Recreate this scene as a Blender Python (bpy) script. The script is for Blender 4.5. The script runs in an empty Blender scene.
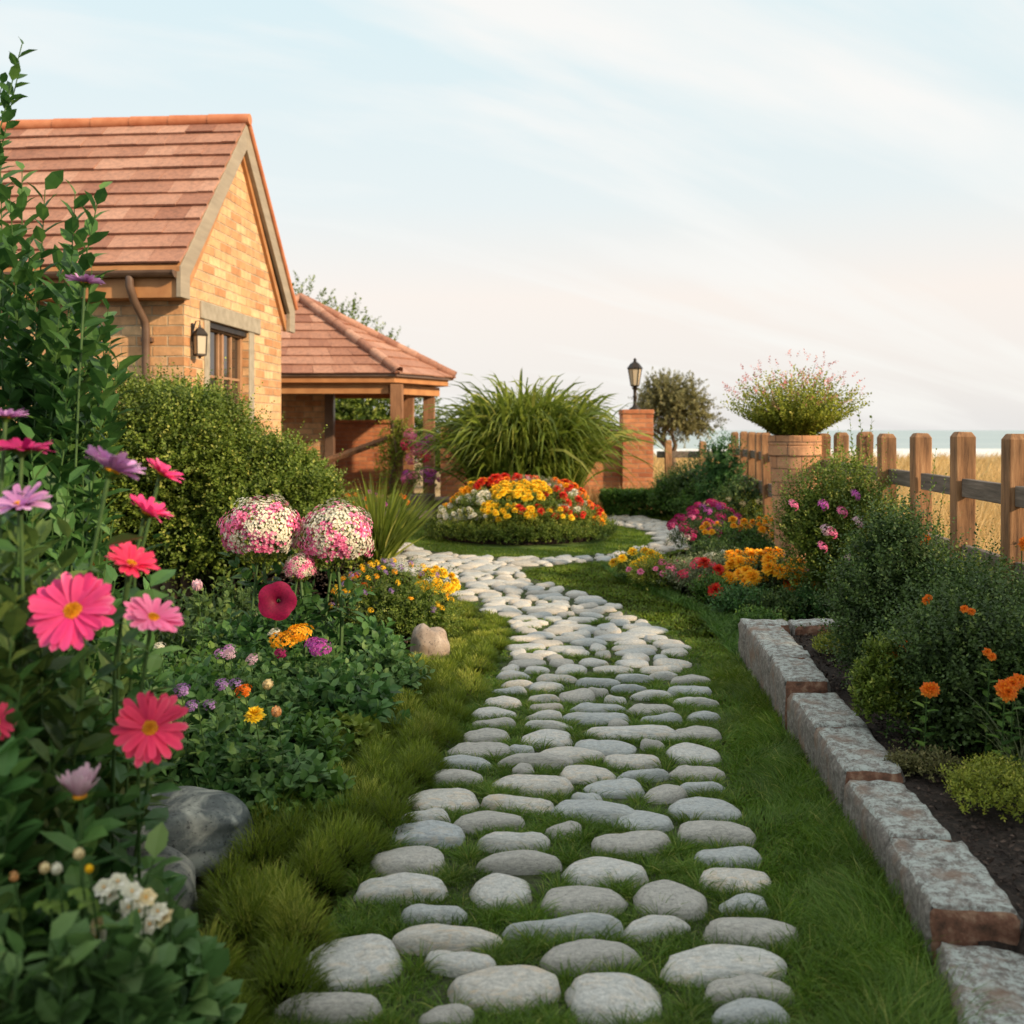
import bpy, math
import numpy as np
from mathutils import Vector, Matrix, noise as mnoise

# ------------------------------------------------------------------ camera, sky, sun
R = math.radians
SC = bpy.context.scene
COL = SC.collection
FPX, CAMH, HOR = 1000.0, 1.3, 430.0
cam_d = bpy.data.cameras.new('camera'); cam = bpy.data.objects.new('camera', cam_d); COL.objects.link(cam)
cam.location = (0, 0, CAMH); cam.rotation_euler = (R(90), 0, 0)
cam_d.sensor_width = 36; cam_d.lens = 36 * FPX / 1024; cam_d.shift_y = -(512 - HOR) / 1024
cam_d.clip_start = 0.05; cam_d.clip_end = 20000
cam_d.dof.use_dof = True; cam_d.dof.focus_distance = 4.2; cam_d.dof.aperture_fstop = (cam_d.lens / 1000) / 0.0105
SC.camera = cam

SUN_DIR = Vector((0.80, -0.50, 0.40)).normalized()          # towards the sun
SUN_EL = math.asin(SUN_DIR.z); SUN_AZ = math.atan2(SUN_DIR.x, SUN_DIR.y)
W = bpy.data.worlds.new('World'); SC.world = W; W.use_nodes = True
wn, wl = W.node_tree.nodes, W.node_tree.links
wn.clear()
out = wn.new('ShaderNodeOutputWorld'); bg = wn.new('ShaderNodeBackground'); bg.inputs['Strength'].default_value = 0.095
sky = wn.new('ShaderNodeTexSky'); sky.sky_type = 'NISHITA'; sky.sun_disc = False
sky.sun_elevation = SUN_EL; sky.sun_rotation = SUN_AZ; sky.air_density = 1.0; sky.dust_density = 2.0; sky.ozone_density = 1.0
tc = wn.new('ShaderNodeTexCoord'); sep = wn.new('ShaderNodeSeparateXYZ'); wl.new(tc.outputs['Generated'], sep.inputs[0])
# veil of thin cloud: colour by elevation, streaks by noise projected on a flat layer
el = wn.new('ShaderNodeValToRGB'); wl.new(sep.outputs['Z'], el.inputs[0])
cr = el.color_ramp; cr.elements[0].position = 0.0; cr.elements[0].color = (6.5, 6.35, 6.2, 1)
cr.elements[1].position = 1.0; cr.elements[1].color = (8.6, 8.7, 8.3, 1)
for p_, c_ in ((0.06, (7.0, 6.6, 6.3, 1)), (0.13, (7.5, 6.8, 6.25, 1)), (0.22, (6.4, 6.85, 6.8, 1)), (0.40, (5.6, 6.8, 7.05, 1)), (0.55, (7.2, 7.7, 7.6, 1))):
    e_ = cr.elements.new(p_); e_.color = c_
zc = wn.new('ShaderNodeMath'); zc.operation = 'ADD'; zc.inputs[1].default_value = 0.25; wl.new(sep.outputs['Z'], zc.inputs[0])
dx = wn.new('ShaderNodeMath'); dx.operation = 'DIVIDE'; wl.new(sep.outputs['X'], dx.inputs[0]); wl.new(zc.outputs[0], dx.inputs[1])
dy = wn.new('ShaderNodeMath'); dy.operation = 'DIVIDE'; wl.new(sep.outputs['Y'], dy.inputs[0]); wl.new(zc.outputs[0], dy.inputs[1])
cmb = wn.new('ShaderNodeCombineXYZ'); wl.new(dx.outputs[0], cmb.inputs[0]); wl.new(dy.outputs[0], cmb.inputs[1])
m0 = wn.new('ShaderNodeMapping'); m0.inputs['Rotation'].default_value = (0, 0, R(-30)); wl.new(cmb.outputs[0], m0.inputs[0])
mp = wn.new('ShaderNodeMapping'); mp.inputs['Scale'].default_value = (0.6, 2.6, 1); mp.inputs['Location'].default_value = (0.9, 0.1, 0)
wl.new(m0.outputs[0], mp.inputs[0])
nz = wn.new('ShaderNodeTexNoise'); nz.inputs['Scale'].default_value = 1.0; nz.inputs['Detail'].default_value = 7; nz.inputs['Roughness'].default_value = 0.52; nz.inputs['Distortion'].default_value = 0.5
wl.new(mp.outputs[0], nz.inputs['Vector'])
rp = wn.new('ShaderNodeValToRGB'); rp.color_ramp.elements[0].position = 0.48; rp.color_ramp.elements[1].position = 0.68
wl.new(nz.outputs['Fac'], rp.inputs[0])
brt = wn.new('ShaderNodeMix'); brt.data_type = 'RGBA'; brt.blend_type = 'MIX'; brt.inputs[7].default_value = (7.5, 7.4, 7.1, 1)
wl.new(el.outputs[0], brt.inputs[6]); wl.new(rp.outputs[0], brt.inputs[0])
mx = wn.new('ShaderNodeMix'); mx.data_type = 'RGBA'; mx.inputs[0].default_value = 0.88
wl.new(sky.outputs[0], mx.inputs[6]); wl.new(brt.outputs[2], mx.inputs[7])
wl.new(mx.outputs[2], bg.inputs['Color']); wl.new(bg.outputs[0], out.inputs[0])

sun_d = bpy.data.lights.new('sun', 'SUN'); sun_d.energy = 4.0; sun_d.angle = R(2.0); sun_d.color = (1.0, 0.74, 0.48)
sun = bpy.data.objects.new('sun', sun_d); COL.objects.link(sun)
sun.rotation_euler = SUN_DIR.to_track_quat('Z', 'Y').to_euler(); sun.location = (20, -12, 12)
SC.view_settings.view_transform = 'Standard'; SC.view_settings.look = 'None'; SC.view_settings.exposure = 0.56; SC.view_settings.gamma = 1
SC.render.engine = 'CYCLES'
SC.cycles.max_bounces = 6; SC.cycles.diffuse_bounces = 3; SC.cycles.glossy_bounces = 2; SC.cycles.transmission_bounces = 3; SC.cycles.transparent_max_bounces = 4
SC.cycles.caustics_reflective = False; SC.cycles.caustics_refractive = False

# ------------------------------------------------------------------ helpers
def G(px, py, h=0.0):
    z = FPX * (CAMH - h) / (py - HOR)
    return ((px - 512) / FPX * z, z)
def P3(px, py, d):
    return Vector(((px - 512) / FPX * d, d, CAMH - (py - HOR) / FPX * d))
def rng(seed): return np.random.default_rng(seed)
def nrm(a):
    return a / np.maximum(np.linalg.norm(a, axis=-1, keepdims=True), 1e-9)

class Geo:
    def __init__(s): s.V, s.F, s.M, s.A, s.n = [], [], [], [], 0
    def add(s, V, F, mat=0, rnd=None):
        V = np.asarray(V, float).reshape(-1, 3)
        if not isinstance(F, list): F = [F]
        for f in F:
            f = np.asarray(f, int)
            if f.size == 0: continue
            s.F.append(f + s.n)
            s.M.append(np.broadcast_to(np.asarray(mat, int), (len(f),)))
        s.V.append(V)
        s.A.append(np.full(len(V), 0.5) if rnd is None else np.broadcast_to(np.asarray(rnd, float), (len(V),)))
        s.n += len(V)
    def mesh(s, name, mats, smooth=False):
        me = bpy.data.meshes.new(name)
        V = np.concatenate(s.V)
        me.vertices.add(len(V)); me.vertices.foreach_set('co', V.astype(np.float32).ravel())
        loops = np.concatenate([f.ravel() for f in s.F]); tot = np.concatenate([np.full(len(f), f.shape[1]) for f in s.F])
        me.loops.add(len(loops)); me.loops.foreach_set('vertex_index', loops.astype(np.int32))
        me.polygons.add(len(tot)); st = np.concatenate([[0], np.cumsum(tot)[:-1]])
        me.polygons.foreach_set('loop_start', st.astype(np.int32)); me.polygons.foreach_set('loop_total', tot.astype(np.int32))
        me.polygons.foreach_set('material_index', np.concatenate(s.M).astype(np.int32))
        me.polygons.foreach_set('use_smooth', np.full(len(tot), smooth))
        at = me.attributes.new('rnd', 'FLOAT', 'POINT'); at.data.foreach_set('value', np.concatenate(s.A).astype(np.float32))
        for m in (mats if isinstance(mats, (list, tuple)) else [mats]): me.materials.append(m)
        me.update(calc_edges=True); me.validate()
        return me

def obj(name, data, parent=None, loc=(0, 0, 0), rot=(0, 0, 0), scale=1.0, label=None):
    o = bpy.data.objects.new(name, data); COL.objects.link(o); o.parent = parent
    o.location = loc; o.rotation_euler = rot
    o.scale = (scale,) * 3 if np.isscalar(scale) else scale
    if label: o['label'] = label
    return o
def thing(name, label, cat, loc=(0, 0, 0), rz=0, group=None, scale=1.0, data=None, rot=None):
    o = obj(name, data, None, loc, rot if rot is not None else (0, 0, rz), scale)
    o['label'] = label; o['category'] = cat
    if group: o['group'] = group
    return o
def kind(o, k, label=None, cat=None):
    o['kind'] = k
    if label: o['label'] = label
    if cat: o['category'] = cat
    return o

# ------------------------------------------------------------------ materials
def newmat(name):
    m = bpy.data.materials.new(name); m.use_nodes = True
    nt = m.node_tree; nt.nodes.clear()
    o = nt.nodes.new('ShaderNodeOutputMaterial'); b = nt.nodes.new('ShaderNodeBsdfPrincipled')
    nt.links.new(b.outputs[0], o.inputs[0])
    return m, nt, b, o
def ramp(nt, src, stops):
    r = nt.nodes.new('ShaderNodeValToRGB'); nt.links.new(src, r.inputs[0])
    e = r.color_ramp.elements
    e[0].position, e[0].color = stops[0][0], (*stops[0][1], 1)
    e[1].position, e[1].color = stops[-1][0], (*stops[-1][1], 1)
    for p, c in stops[1:-1]:
        x = e.new(p); x.color = (*c, 1)
    return r
def noisetex(nt, scale, detail=4, rough=.6, stretch=None, coord='Object', dist=0):
    t = nt.nodes.new('ShaderNodeTexCoord'); n = nt.nodes.new('ShaderNodeTexNoise')
    n.inputs['Scale'].default_value = scale; n.inputs['Detail'].default_value = detail; n.inputs['Roughness'].default_value = rough; n.inputs['Distortion'].default_value = dist
    if stretch:
        m = nt.nodes.new('ShaderNodeMapping'); m.inputs['Scale'].default_value = stretch
        nt.links.new(t.outputs[coord], m.inputs[0]); nt.links.new(m.outputs[0], n.inputs['Vector'])
    else: nt.links.new(t.outputs[coord], n.inputs['Vector'])
    return n
def bump(nt, src, b, strength=.4, dist=.01):
    u = nt.nodes.new('ShaderNodeBump'); u.inputs['Strength'].default_value = strength; u.inputs['Distance'].default_value = dist
    nt.links.new(src, u.inputs['Height']); nt.links.new(u.outputs[0], b.inputs['Normal']); return u
def mixc(nt, fac, a, b, mode='MIX'):
    x = nt.nodes.new('ShaderNodeMix'); x.data_type = 'RGBA'; x.blend_type = mode
    for sock, v in ((0, fac), (6, a), (7, b)):
        if isinstance(v, bpy.types.NodeSocket): nt.links.new(v, x.inputs[sock])
        elif sock == 0: x.inputs[0].default_value = v
        else: x.inputs[sock].default_value = (*v, 1)
    return x.outputs[2]

def leafmat(name, c0, c1, c2=None, trans=.35, rough=.5, nscale=3.0):
    """leaf or petal: colour varies leaf by leaf (rnd) and a little by clump"""
    m, nt, b, o = newmat(name)
    a = nt.nodes.new('ShaderNodeAttribute'); a.attribute_name = 'rnd'
    stops = [(0, c0), (1, c1)] if c2 is None else [(0, c0), (.75, c1), (1, c2)]
    r = ramp(nt, a.outputs['Fac'], stops)
    n = noisetex(nt, nscale, 3)
    v = nt.nodes.new('ShaderNodeMapRange'); v.inputs[1].default_value = .3; v.inputs[2].default_value = .7; v.inputs[3].default_value = .72; v.inputs[4].default_value = 1.28
    nt.links.new(n.outputs['Fac'], v.inputs[0])
    vm = nt.nodes.new('ShaderNodeVectorMath'); vm.operation = 'SCALE'
    nt.links.new(r.outputs[0], vm.inputs[0]); nt.links.new(v.outputs[0], vm.inputs['Scale'])
    b.inputs['Roughness'].default_value = rough; b.inputs['Specular IOR Level'].default_value = .35
    nt.links.new(vm.outputs[0], b.inputs['Base Color'])
    if trans > 0:
        t = nt.nodes.new('ShaderNodeBsdfTranslucent'); nt.links.new(vm.outputs[0], t.inputs['Color'])
        s = nt.nodes.new('ShaderNodeMixShader'); s.inputs[0].default_value = trans
        nt.links.new(b.outputs[0], s.inputs[1]); nt.links.new(t.outputs[0], s.inputs[2]); nt.links.new(s.outputs[0], o.inputs[0])
    return m
def surf(name, stops, scale=8, detail=5, rough=.7, bmp=.3, bdist=.01, stretch=None, metal=0, spec=.4, coord='Object', objrand=0):
    m, nt, b, o = newmat(name)
    n = noisetex(nt, scale, detail, .6, stretch, coord)
    r = ramp(nt, n.outputs['Fac'], stops); colr = r.outputs[0]
    if objrand:
        oi = nt.nodes.new('ShaderNodeObjectInfo'); v = nt.nodes.new('ShaderNodeMapRange'); v.inputs[3].default_value = 1 - objrand; v.inputs[4].default_value = 1 + objrand
        nt.links.new(oi.outputs['Random'], v.inputs[0]); vm = nt.nodes.new('ShaderNodeVectorMath'); vm.operation = 'SCALE'
        nt.links.new(colr, vm.inputs[0]); nt.links.new(v.outputs[0], vm.inputs['Scale']); colr = vm.outputs[0]
    nt.links.new(colr, b.inputs['Base Color'])
    b.inputs['Roughness'].default_value = rough; b.inputs['Metallic'].default_value = metal; b.inputs['Specular IOR Level'].default_value = spec
    if bmp: bump(nt, n.outputs['Fac'], b, bmp, bdist)
    return m
def brickmat(name, c1, c2, mort, bw=.30, bh=.095, ms=.007, c3=None, round_=False):
    m, nt, b, o = newmat(name)
    t = nt.nodes.new('ShaderNodeTexCoord'); s = nt.nodes.new('ShaderNodeSeparateXYZ'); nt.links.new(t.outputs['Object'], s.inputs[0])
    if round_:
        ad = nt.nodes.new('ShaderNodeMath'); ad.operation = 'ARCTAN2'; nt.links.new(s.outputs['Y'], ad.inputs[0]); nt.links.new(s.outputs['X'], ad.inputs[1])
        ml = nt.nodes.new('ShaderNodeMath'); ml.operation = 'MULTIPLY'; ml.inputs[1].default_value = .25; nt.links.new(ad.outputs[0], ml.inputs[0]); u = ml.outputs[0]
    else:
        ad = nt.nodes.new('ShaderNodeMath'); ad.operation = 'ADD'; nt.links.new(s.outputs['X'], ad.inputs[0]); nt.links.new(s.outputs['Y'], ad.inputs[1]); u = ad.outputs[0]
    c = nt.nodes.new('ShaderNodeCombineXYZ'); nt.links.new(u, c.inputs[0]); nt.links.new(s.outputs['Z'], c.inputs[1])
    # wobble so that the joints are not ruler straight
    wn_ = nt.nodes.new('ShaderNodeTexNoise'); wn_.inputs['Scale'].default_value = 6; nt.links.new(t.outputs['Object'], wn_.inputs['Vector'])
    wm = nt.nodes.new('ShaderNodeVectorMath'); wm.operation = 'SCALE'; wm.inputs['Scale'].default_value = .016; nt.links.new(wn_.outputs['Color'], wm.inputs[0])
    wa = nt.nodes.new('ShaderNodeVectorMath'); wa.operation = 'ADD'; nt.links.new(c.outputs[0], wa.inputs[0]); nt.links.new(wm.outputs[0], wa.inputs[1])
    k = nt.nodes.new('ShaderNodeTexBrick'); nt.links.new(wa.outputs[0], k.inputs['Vector'])
    k.inputs['Color1'].default_value = (*c1, 1); k.inputs['Color2'].default_value = (*c2, 1); k.inputs['Mortar'].default_value = (*mort, 1)
    k.inputs['Scale'].default_value = 1; k.inputs['Brick Width'].default_value = bw; k.inputs['Row Height'].default_value = bh
    k.inputs['Mortar Size'].default_value = ms; k.inputs['Mortar Smooth'].default_value = .5; k.inputs['Bias'].default_value = 0
    n = noisetex(nt, 9, 6, .65); r = ramp(nt, n.outputs['Fac'], [(.3, (.72, .72, .72)), (.7, (1.22, 1.22, 1.22))])
    col = mixc(nt, 1.0, k.outputs['Color'], r.outputs[0], 'MULTIPLY')
    n2 = noisetex(nt, 1.1, 3, .6); r2 = ramp(nt, n2.outputs['Fac'], [(.5, (0, 0, 0)), (.72, (.6, .6, .6))])
    col = mixc(nt, r2.outputs[0], col, c3 or c2)
    nt.links.new(col, b.inputs['Base Color']); b.inputs['Roughness'].default_value = .85
    inv = nt.nodes.new('ShaderNodeMath'); inv.operation = 'MULTIPLY_ADD'; inv.inputs[1].default_value = -1.0
    nt.links.new(k.outputs['Fac'], inv.inputs[0]); nt.links.new(n.outputs['Fac'], inv.inputs[2])
    bump(nt, inv.outputs[0], b, .9, .012)
    return m

M = {}
M['leaf_deep'] = leafmat('leaf_deep', (.024, .08, .02), (.08, .195, .048), (.15, .29, .07))
M['leaf_blue'] = leafmat('leaf_blue', (.034, .10, .03), (.11, .225, .062), (.22, .34, .10))
M['leaf_mid'] = leafmat('leaf_mid', (.035, .095, .015), (.11, .225, .035), (.21, .33, .06))
M['leaf_olive'] = leafmat('leaf_olive', (.05, .095, .012), (.19, .265, .035), (.44, .46, .10))
M['leaf_yellow'] = leafmat('leaf_yellow', (.11, .16, .015), (.32, .36, .04), (.52, .48, .10))
M['leaf_dark'] = leafmat('leaf_dark', (.028, .06, .016), (.09, .155, .036), (.21, .29, .07))
M['leaf_khaki'] = leafmat('leaf_khaki', (.12, .12, .05), (.28, .27, .11), (.42, .39, .2))
M['leaf_shrub'] = leafmat('leaf_shrub', (.016, .06, .016), (.055, .145, .032), (.12, .24, .05))
M['leaf_pale'] = leafmat('leaf_pale', (.12, .16, .08), (.26, .3, .15), (.4, .42, .24))
M['leaf_dry'] = leafmat('leaf_dry', (.08, .09, .03), (.2, .19, .07), (.3, .26, .11))
M['grass'] = leafmat('grass', (.045, .11, .012), (.135, .24, .024), (.36, .38, .09), trans=.4)
M['lawn'] = leafmat('lawn', (.07, .14, .012), (.18, .27, .025), (.38, .40, .09), trans=.4)
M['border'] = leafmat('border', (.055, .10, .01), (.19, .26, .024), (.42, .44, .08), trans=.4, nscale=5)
M['reed'] = leafmat('reed', (.07, .12, .014), (.2, .26, .035), (.42, .42, .10), trans=.35)
M['straw'] = leafmat('straw', (.42, .27, .1), (.66, .47, .2), (.78, .62, .34), trans=.3, nscale=.6)
M['stem'] = surf('stem', [(.3, (.03, .075, .018)), (.7, (.07, .14, .035))], 20, rough=.6, bmp=0)
M['bark'] = surf('bark', [(.3, (.07, .045, .028)), (.7, (.2, .14, .09))], 12, rough=.9, bmp=.7, stretch=(1, 1, .25))
def petal(n, a, b, c=None, t=.3): M[n] = leafmat(n, a, b, c, trans=t, rough=.6, nscale=9)
petal('pink', (.72, .03, .2), (.93, .09, .3), (1.0, .28, .48))
petal('rose', (.78, .12, .32), (.93, .28, .5), (.98, .48, .66))
petal('coral', (.76, .025, .12), (.95, .08, .19), (1.0, .24, .34))
petal('lilac', (.5, .2, .5), (.68, .36, .66), (.82, .58, .8))
petal('magenta', (.35, .01, .1), (.55, .02, .17), (.7, .06, .26))
petal('palepink', (.6, .36, .45), (.78, .55, .62), (.86, .72, .74))
petal('purple', (.2, .1, .32), (.38, .22, .5), (.55, .4, .66))
petal('yellow', (.88, .46, .008), (.96, .66, .012), (1.0, .8, .06))
petal('crimson', (.16, .002, .03), (.32, .004, .07), (.42, .01, .1))
petal('gold', (.84, .3, .006), (.95, .48, .012), (.98, .62, .03))
petal('orange', (.7, .12, .006), (.85, .22, .01), (.92, .36, .03))
petal('red', (.5, .01, .01), (.72, .03, .015), (.85, .09, .02))
petal('white', (.62, .6, .46), (.82, .8, .66), (.9, .88, .8))
petal('dusty', (.5, .16, .16), (.7, .3, .28), (.8, .5, .42))
petal('cream', (.7, .55, .28), (.85, .72, .42), (.9, .82, .6))
petal('peach', (.75, .38, .14), (.85, .5, .24), (.9, .66, .4))
petal('violet', (.45, .05, .38), (.62, .12, .5), (.75, .28, .62))
petal('disc', (.6, .22, .01), (.85, .42, .01), (.95, .6, .04), t=0)
M['brick'] = brickmat('buff_brick', (.47, .225, .095), (.74, .49, .26), (.50, .38, .24), ms=.009, c3=(.70, .40, .18))
M['brick_red'] = brickmat('red_brick', (.36, .11, .045), (.55, .23, .10), (.42, .28, .18), .24, .075, .006, c3=(.48, .18, .08))
M['brick_pot'] = brickmat('pot_brick', (.42, .2, .1), (.56, .31, .17), (.3, .17, .1), .26, .12, .006, c3=(.5, .26, .14), round_=True)
def tilemat():
    m, nt, b, o = newmat('roof_tile')
    a = nt.nodes.new('ShaderNodeAttribute'); a.attribute_name = 'rnd'
    r = ramp(nt, a.outputs['Fac'], [(0, (.26, .115, .075)), (.5, (.36, .18, .12)), (1, (.46, .26, .185))])
    n = noisetex(nt, 20, 8, .78); r2 = ramp(nt, n.outputs['Fac'], [(.3, (.55, .60, .62)), (.5, (1, 1, 1)), (.72, (1.3, 1.3, 1.25))])
    nt.links.new(mixc(nt, 1, r.outputs[0], r2.outputs[0], 'MULTIPLY'), b.inputs['Base Color']); b.inputs['Roughness'].default_value = .8
    bump(nt, n.outputs['Fac'], b, .4, .008); return m
M['tile'] = tilemat()
M['ridge'] = surf('ridge_tile', [(.3, (.44, .14, .06)), (.7, (.58, .24, .12))], 6, rough=.75)
M['barge'] = surf('painted_timber', [(.3, (.27, .23, .17)), (.7, (.36, .31, .23))], 5, rough=.6, bmp=.15, stretch=(1, .4, 3))
M['soffit'] = surf('soffit_timber', [(.3, (.36, .16, .06)), (.7, (.5, .25, .1))], 5, rough=.6, bmp=.2)
M['gutter'] = surf('gutter_metal', [(.3, (.10, .06, .04)), (.7, (.17, .11, .075))], 6, rough=.35, bmp=0, spec=.6)
M['limestone'] = surf('limestone', [(.3, (.27, .24, .18)), (.7, (.40, .36, .28))], 10, rough=.85)
M['frame'] = surf('window_timber', [(.3, (.30, .16, .08)), (.7, (.42, .25, .14))], 6, rough=.5, bmp=.15)
M['timber'] = surf('timber', [(.3, (.16, .075, .035)), (.7, (.33, .17, .085))], 7, rough=.75, stretch=(4, 4, .5))
M['iron'] = surf('black_iron', [(.3, (.015, .012, .01)), (.7, (.05, .038, .028))], 12, rough=.45, bmp=.1, metal=.4)
def glassy(name, col, rough=.05, em=None):
    m, nt, b, o = newmat(name); b.inputs['Base Color'].default_value = (*col, 1); b.inputs['Roughness'].default_value = rough; b.inputs['Specular IOR Level'].default_value = .9
    return m
M['pane'] = glassy('window_glass', (.035, .028, .022))
M['lampglass'] = glassy('lamp_glass', (.5, .42, .3), .2)
def fencemat():
    m, nt, b, o = newmat('fence_wood')
    n = noisetex(nt, 9, 7, .65, (5, 5, .45)); r = ramp(nt, n.outputs['Fac'], [(.3, (.11, .05, .022)), (.45, (.29, .145, .062)), (.58, (.38, .2, .09)), (.74, (.58, .34, .17))])
    n2 = noisetex(nt, 2.2, 3, .5); r2 = ramp(nt, n2.outputs['Fac'], [(.4, (.62, .62, .62)), (.62, (1.1, 1.1, 1.1))])
    nt.links.new(mixc(nt, 1, r.outputs[0], r2.outputs[0], 'MULTIPLY'), b.inputs['Base Color']); b.inputs['Roughness'].default_value = .8
    bump(nt, n.outputs['Fac'], b, .6, .006); return m
M['fence'] = fencemat()
M['rail'] = surf('rail_wood', [(.28, (.07, .055, .045)), (.5, (.15, .12, .095)), (.75, (.26, .21, .17))], 9, 7, .85, .6, .006, stretch=(5, .4, 5))
def stonemat(name, dark, mid, light, warm, objrand=.14, sc=1.0, always=False):
    m, nt, b, o = newmat(name)
    n = noisetex(nt, 16 * sc, 8, .68); r = ramp(nt, n.outputs['Fac'], [(.25, dark), (.5, mid), (.75, light)])
    n2 = noisetex(nt, 5 * sc, 4, .6, dist=1.2); r2 = ramp(nt, n2.outputs['Fac'], [(.46, (0, 0, 0)), (.6, (.95, .95, .95))] if always else [(.48, (0, 0, 0)), (.7, (.75, .75, .75))])
    oi = nt.nodes.new('ShaderNodeObjectInfo')
    mr = nt.nodes.new('ShaderNodeMath'); mr.operation = 'MULTIPLY'; nt.links.new(oi.outputs['Random'], mr.inputs[0]); nt.links.new(r2.outputs[0], mr.inputs[1])
    if always: nt.links.remove(mr.inputs[0].links[0]); mr.inputs[0].default_value = .9
    col = mixc(nt, mr.outputs[0], r.outputs[0], warm)
    n3 = noisetex(nt, 90 * sc, 3, .7); r3 = ramp(nt, n3.outputs['Fac'], [(.34, (.35, .36, .38)), (.43, (1, 1, 1)), (.62, (1, 1, 1)), (.72, (1.4, 1.4, 1.36))])
    col = mixc(nt, 1, col, r3.outputs[0], 'MULTIPLY')
    v = nt.nodes.new('ShaderNodeMapRange'); v.inputs[3].default_value = 1 - objrand; v.inputs[4].default_value = 1 + objrand
    nt.links.new(oi.outputs['Random'], v.inputs[0]); vm = nt.nodes.new('ShaderNodeVectorMath'); vm.operation = 'SCALE'
    tr = ramp(nt, oi.outputs['Random'], [(0, (1.04, .98, .90)), (.25, (.97, 1.0, 1.0)), (.5, (1.14, 1.11, 1.06)), (.72, (.84, .88, .91)), (.86, (1.06, 1.0, .92)), (1, (1.0, 1.0, 1.0))]); tr.color_ramp.interpolation = 'CONSTANT'
    nt.links.new(mixc(nt, 1, col, tr.outputs[0], 'MULTIPLY'), vm.inputs[0]); nt.links.new(v.outputs[0], vm.inputs['Scale'])
    nt.links.new(vm.outputs[0], b.inputs['Base Color']); b.inputs['Roughness'].default_value = .62; b.inputs['Specular IOR Level'].default_value = .35
    bump(nt, n.outputs['Fac'], b, .45, .006); return m
M['cobble'] = stonemat('river_stone', (.21, .225, .23), (.40, .415, .41), (.60, .605, .59), (.52, .42, .30), sc=.5)
M['pinkstone'] = stonemat('pink_stone', (.14, .12, .105), (.25, .215, .19), (.40, .37, .34), (.4, .3, .22), .1, .8)
M['boulder'] = stonemat('boulder_stone', (.035, .045, .045), (.085, .10, .10), (.22, .24, .22), (.40, .41, .36), .1, .8, True)
def blockmat(lichen=True):  # side-face copy: sparser lichen, its darker colour standing in for shade
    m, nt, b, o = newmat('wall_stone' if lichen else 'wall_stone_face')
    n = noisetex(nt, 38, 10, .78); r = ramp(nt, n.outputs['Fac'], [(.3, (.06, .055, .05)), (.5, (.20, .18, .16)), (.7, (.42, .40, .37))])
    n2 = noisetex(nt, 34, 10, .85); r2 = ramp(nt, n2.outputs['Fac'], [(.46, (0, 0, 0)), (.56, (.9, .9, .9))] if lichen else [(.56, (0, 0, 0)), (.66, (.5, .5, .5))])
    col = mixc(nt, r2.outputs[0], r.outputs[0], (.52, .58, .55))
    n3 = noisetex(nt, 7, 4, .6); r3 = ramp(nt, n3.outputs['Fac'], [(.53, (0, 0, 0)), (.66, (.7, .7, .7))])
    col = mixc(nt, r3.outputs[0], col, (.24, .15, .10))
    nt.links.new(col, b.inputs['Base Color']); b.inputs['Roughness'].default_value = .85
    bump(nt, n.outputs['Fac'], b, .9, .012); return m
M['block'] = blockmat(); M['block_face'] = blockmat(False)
M['block_end'] = surf('rust_stone', [(.3, (.05, .03, .02)), (.5, (.17, .08, .05)), (.72, (.36, .24, .16))], 26, 9, .9, .9, .012)
M['soil'] = surf('soil', [(.3, (.012, .009, .007)), (.55, (.035, .024, .018)), (.75, (.085, .062, .048))], 45, 8, .95, 1.0, .03)
M['bed_soil'] = surf('path_soil', [(.3, (.02, .028, .01)), (.7, (.06, .075, .025))], 30, 6, .95, .8, .02)
M['turf'] = surf('turf', [(.3, (.05, .10, .014)), (.7, (.12, .20, .03))], 40, 8, .95, .8, .02)
M['dune'] = surf('dune_ground', [(.3, (.30, .2, .09)), (.7, (.48, .35, .18))], 2, 6, .95, .3)
M['sand'] = surf('sand', [(.3, (.55, .47, .36)), (.7, (.68, .6, .48))], .3, 5, .95, .1)
def seamat():
    m, nt, b, o = newmat('sea_water')
    n = noisetex(nt, .02, 5, .6, (.25, 2.2, 1)); r = ramp(nt, n.outputs['Fac'], [(.35, (.28, .37, .39)), (.6, (.36, .44, .45)), (.75, (.48, .54, .53))])
    nt.links.new(r.outputs[0], b.inputs['Base Color']); b.inputs['Roughness'].default_value = .45
    w = noisetex(nt, 1.2, 4, .6, (.5, 2, 1)); bump(nt, w.outputs['Fac'], b, .6, .25); return m
M['sea'] = seamat()
M['foam'] = surf('surf_foam', [(.3, (.6, .62, .6)), (.7, (.82, .82, .78))], .3, 5, .8, .2)
M['mulch'] = leafmat('mulch', (.015, .01, .008), (.05, .033, .025), (.12, .085, .065), trans=0, rough=.9)
M['slab'] = surf('slab', [(.3, (.16, .13, .11)), (.7, (.28, .23, .2))], 5, rough=.8)

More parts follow.
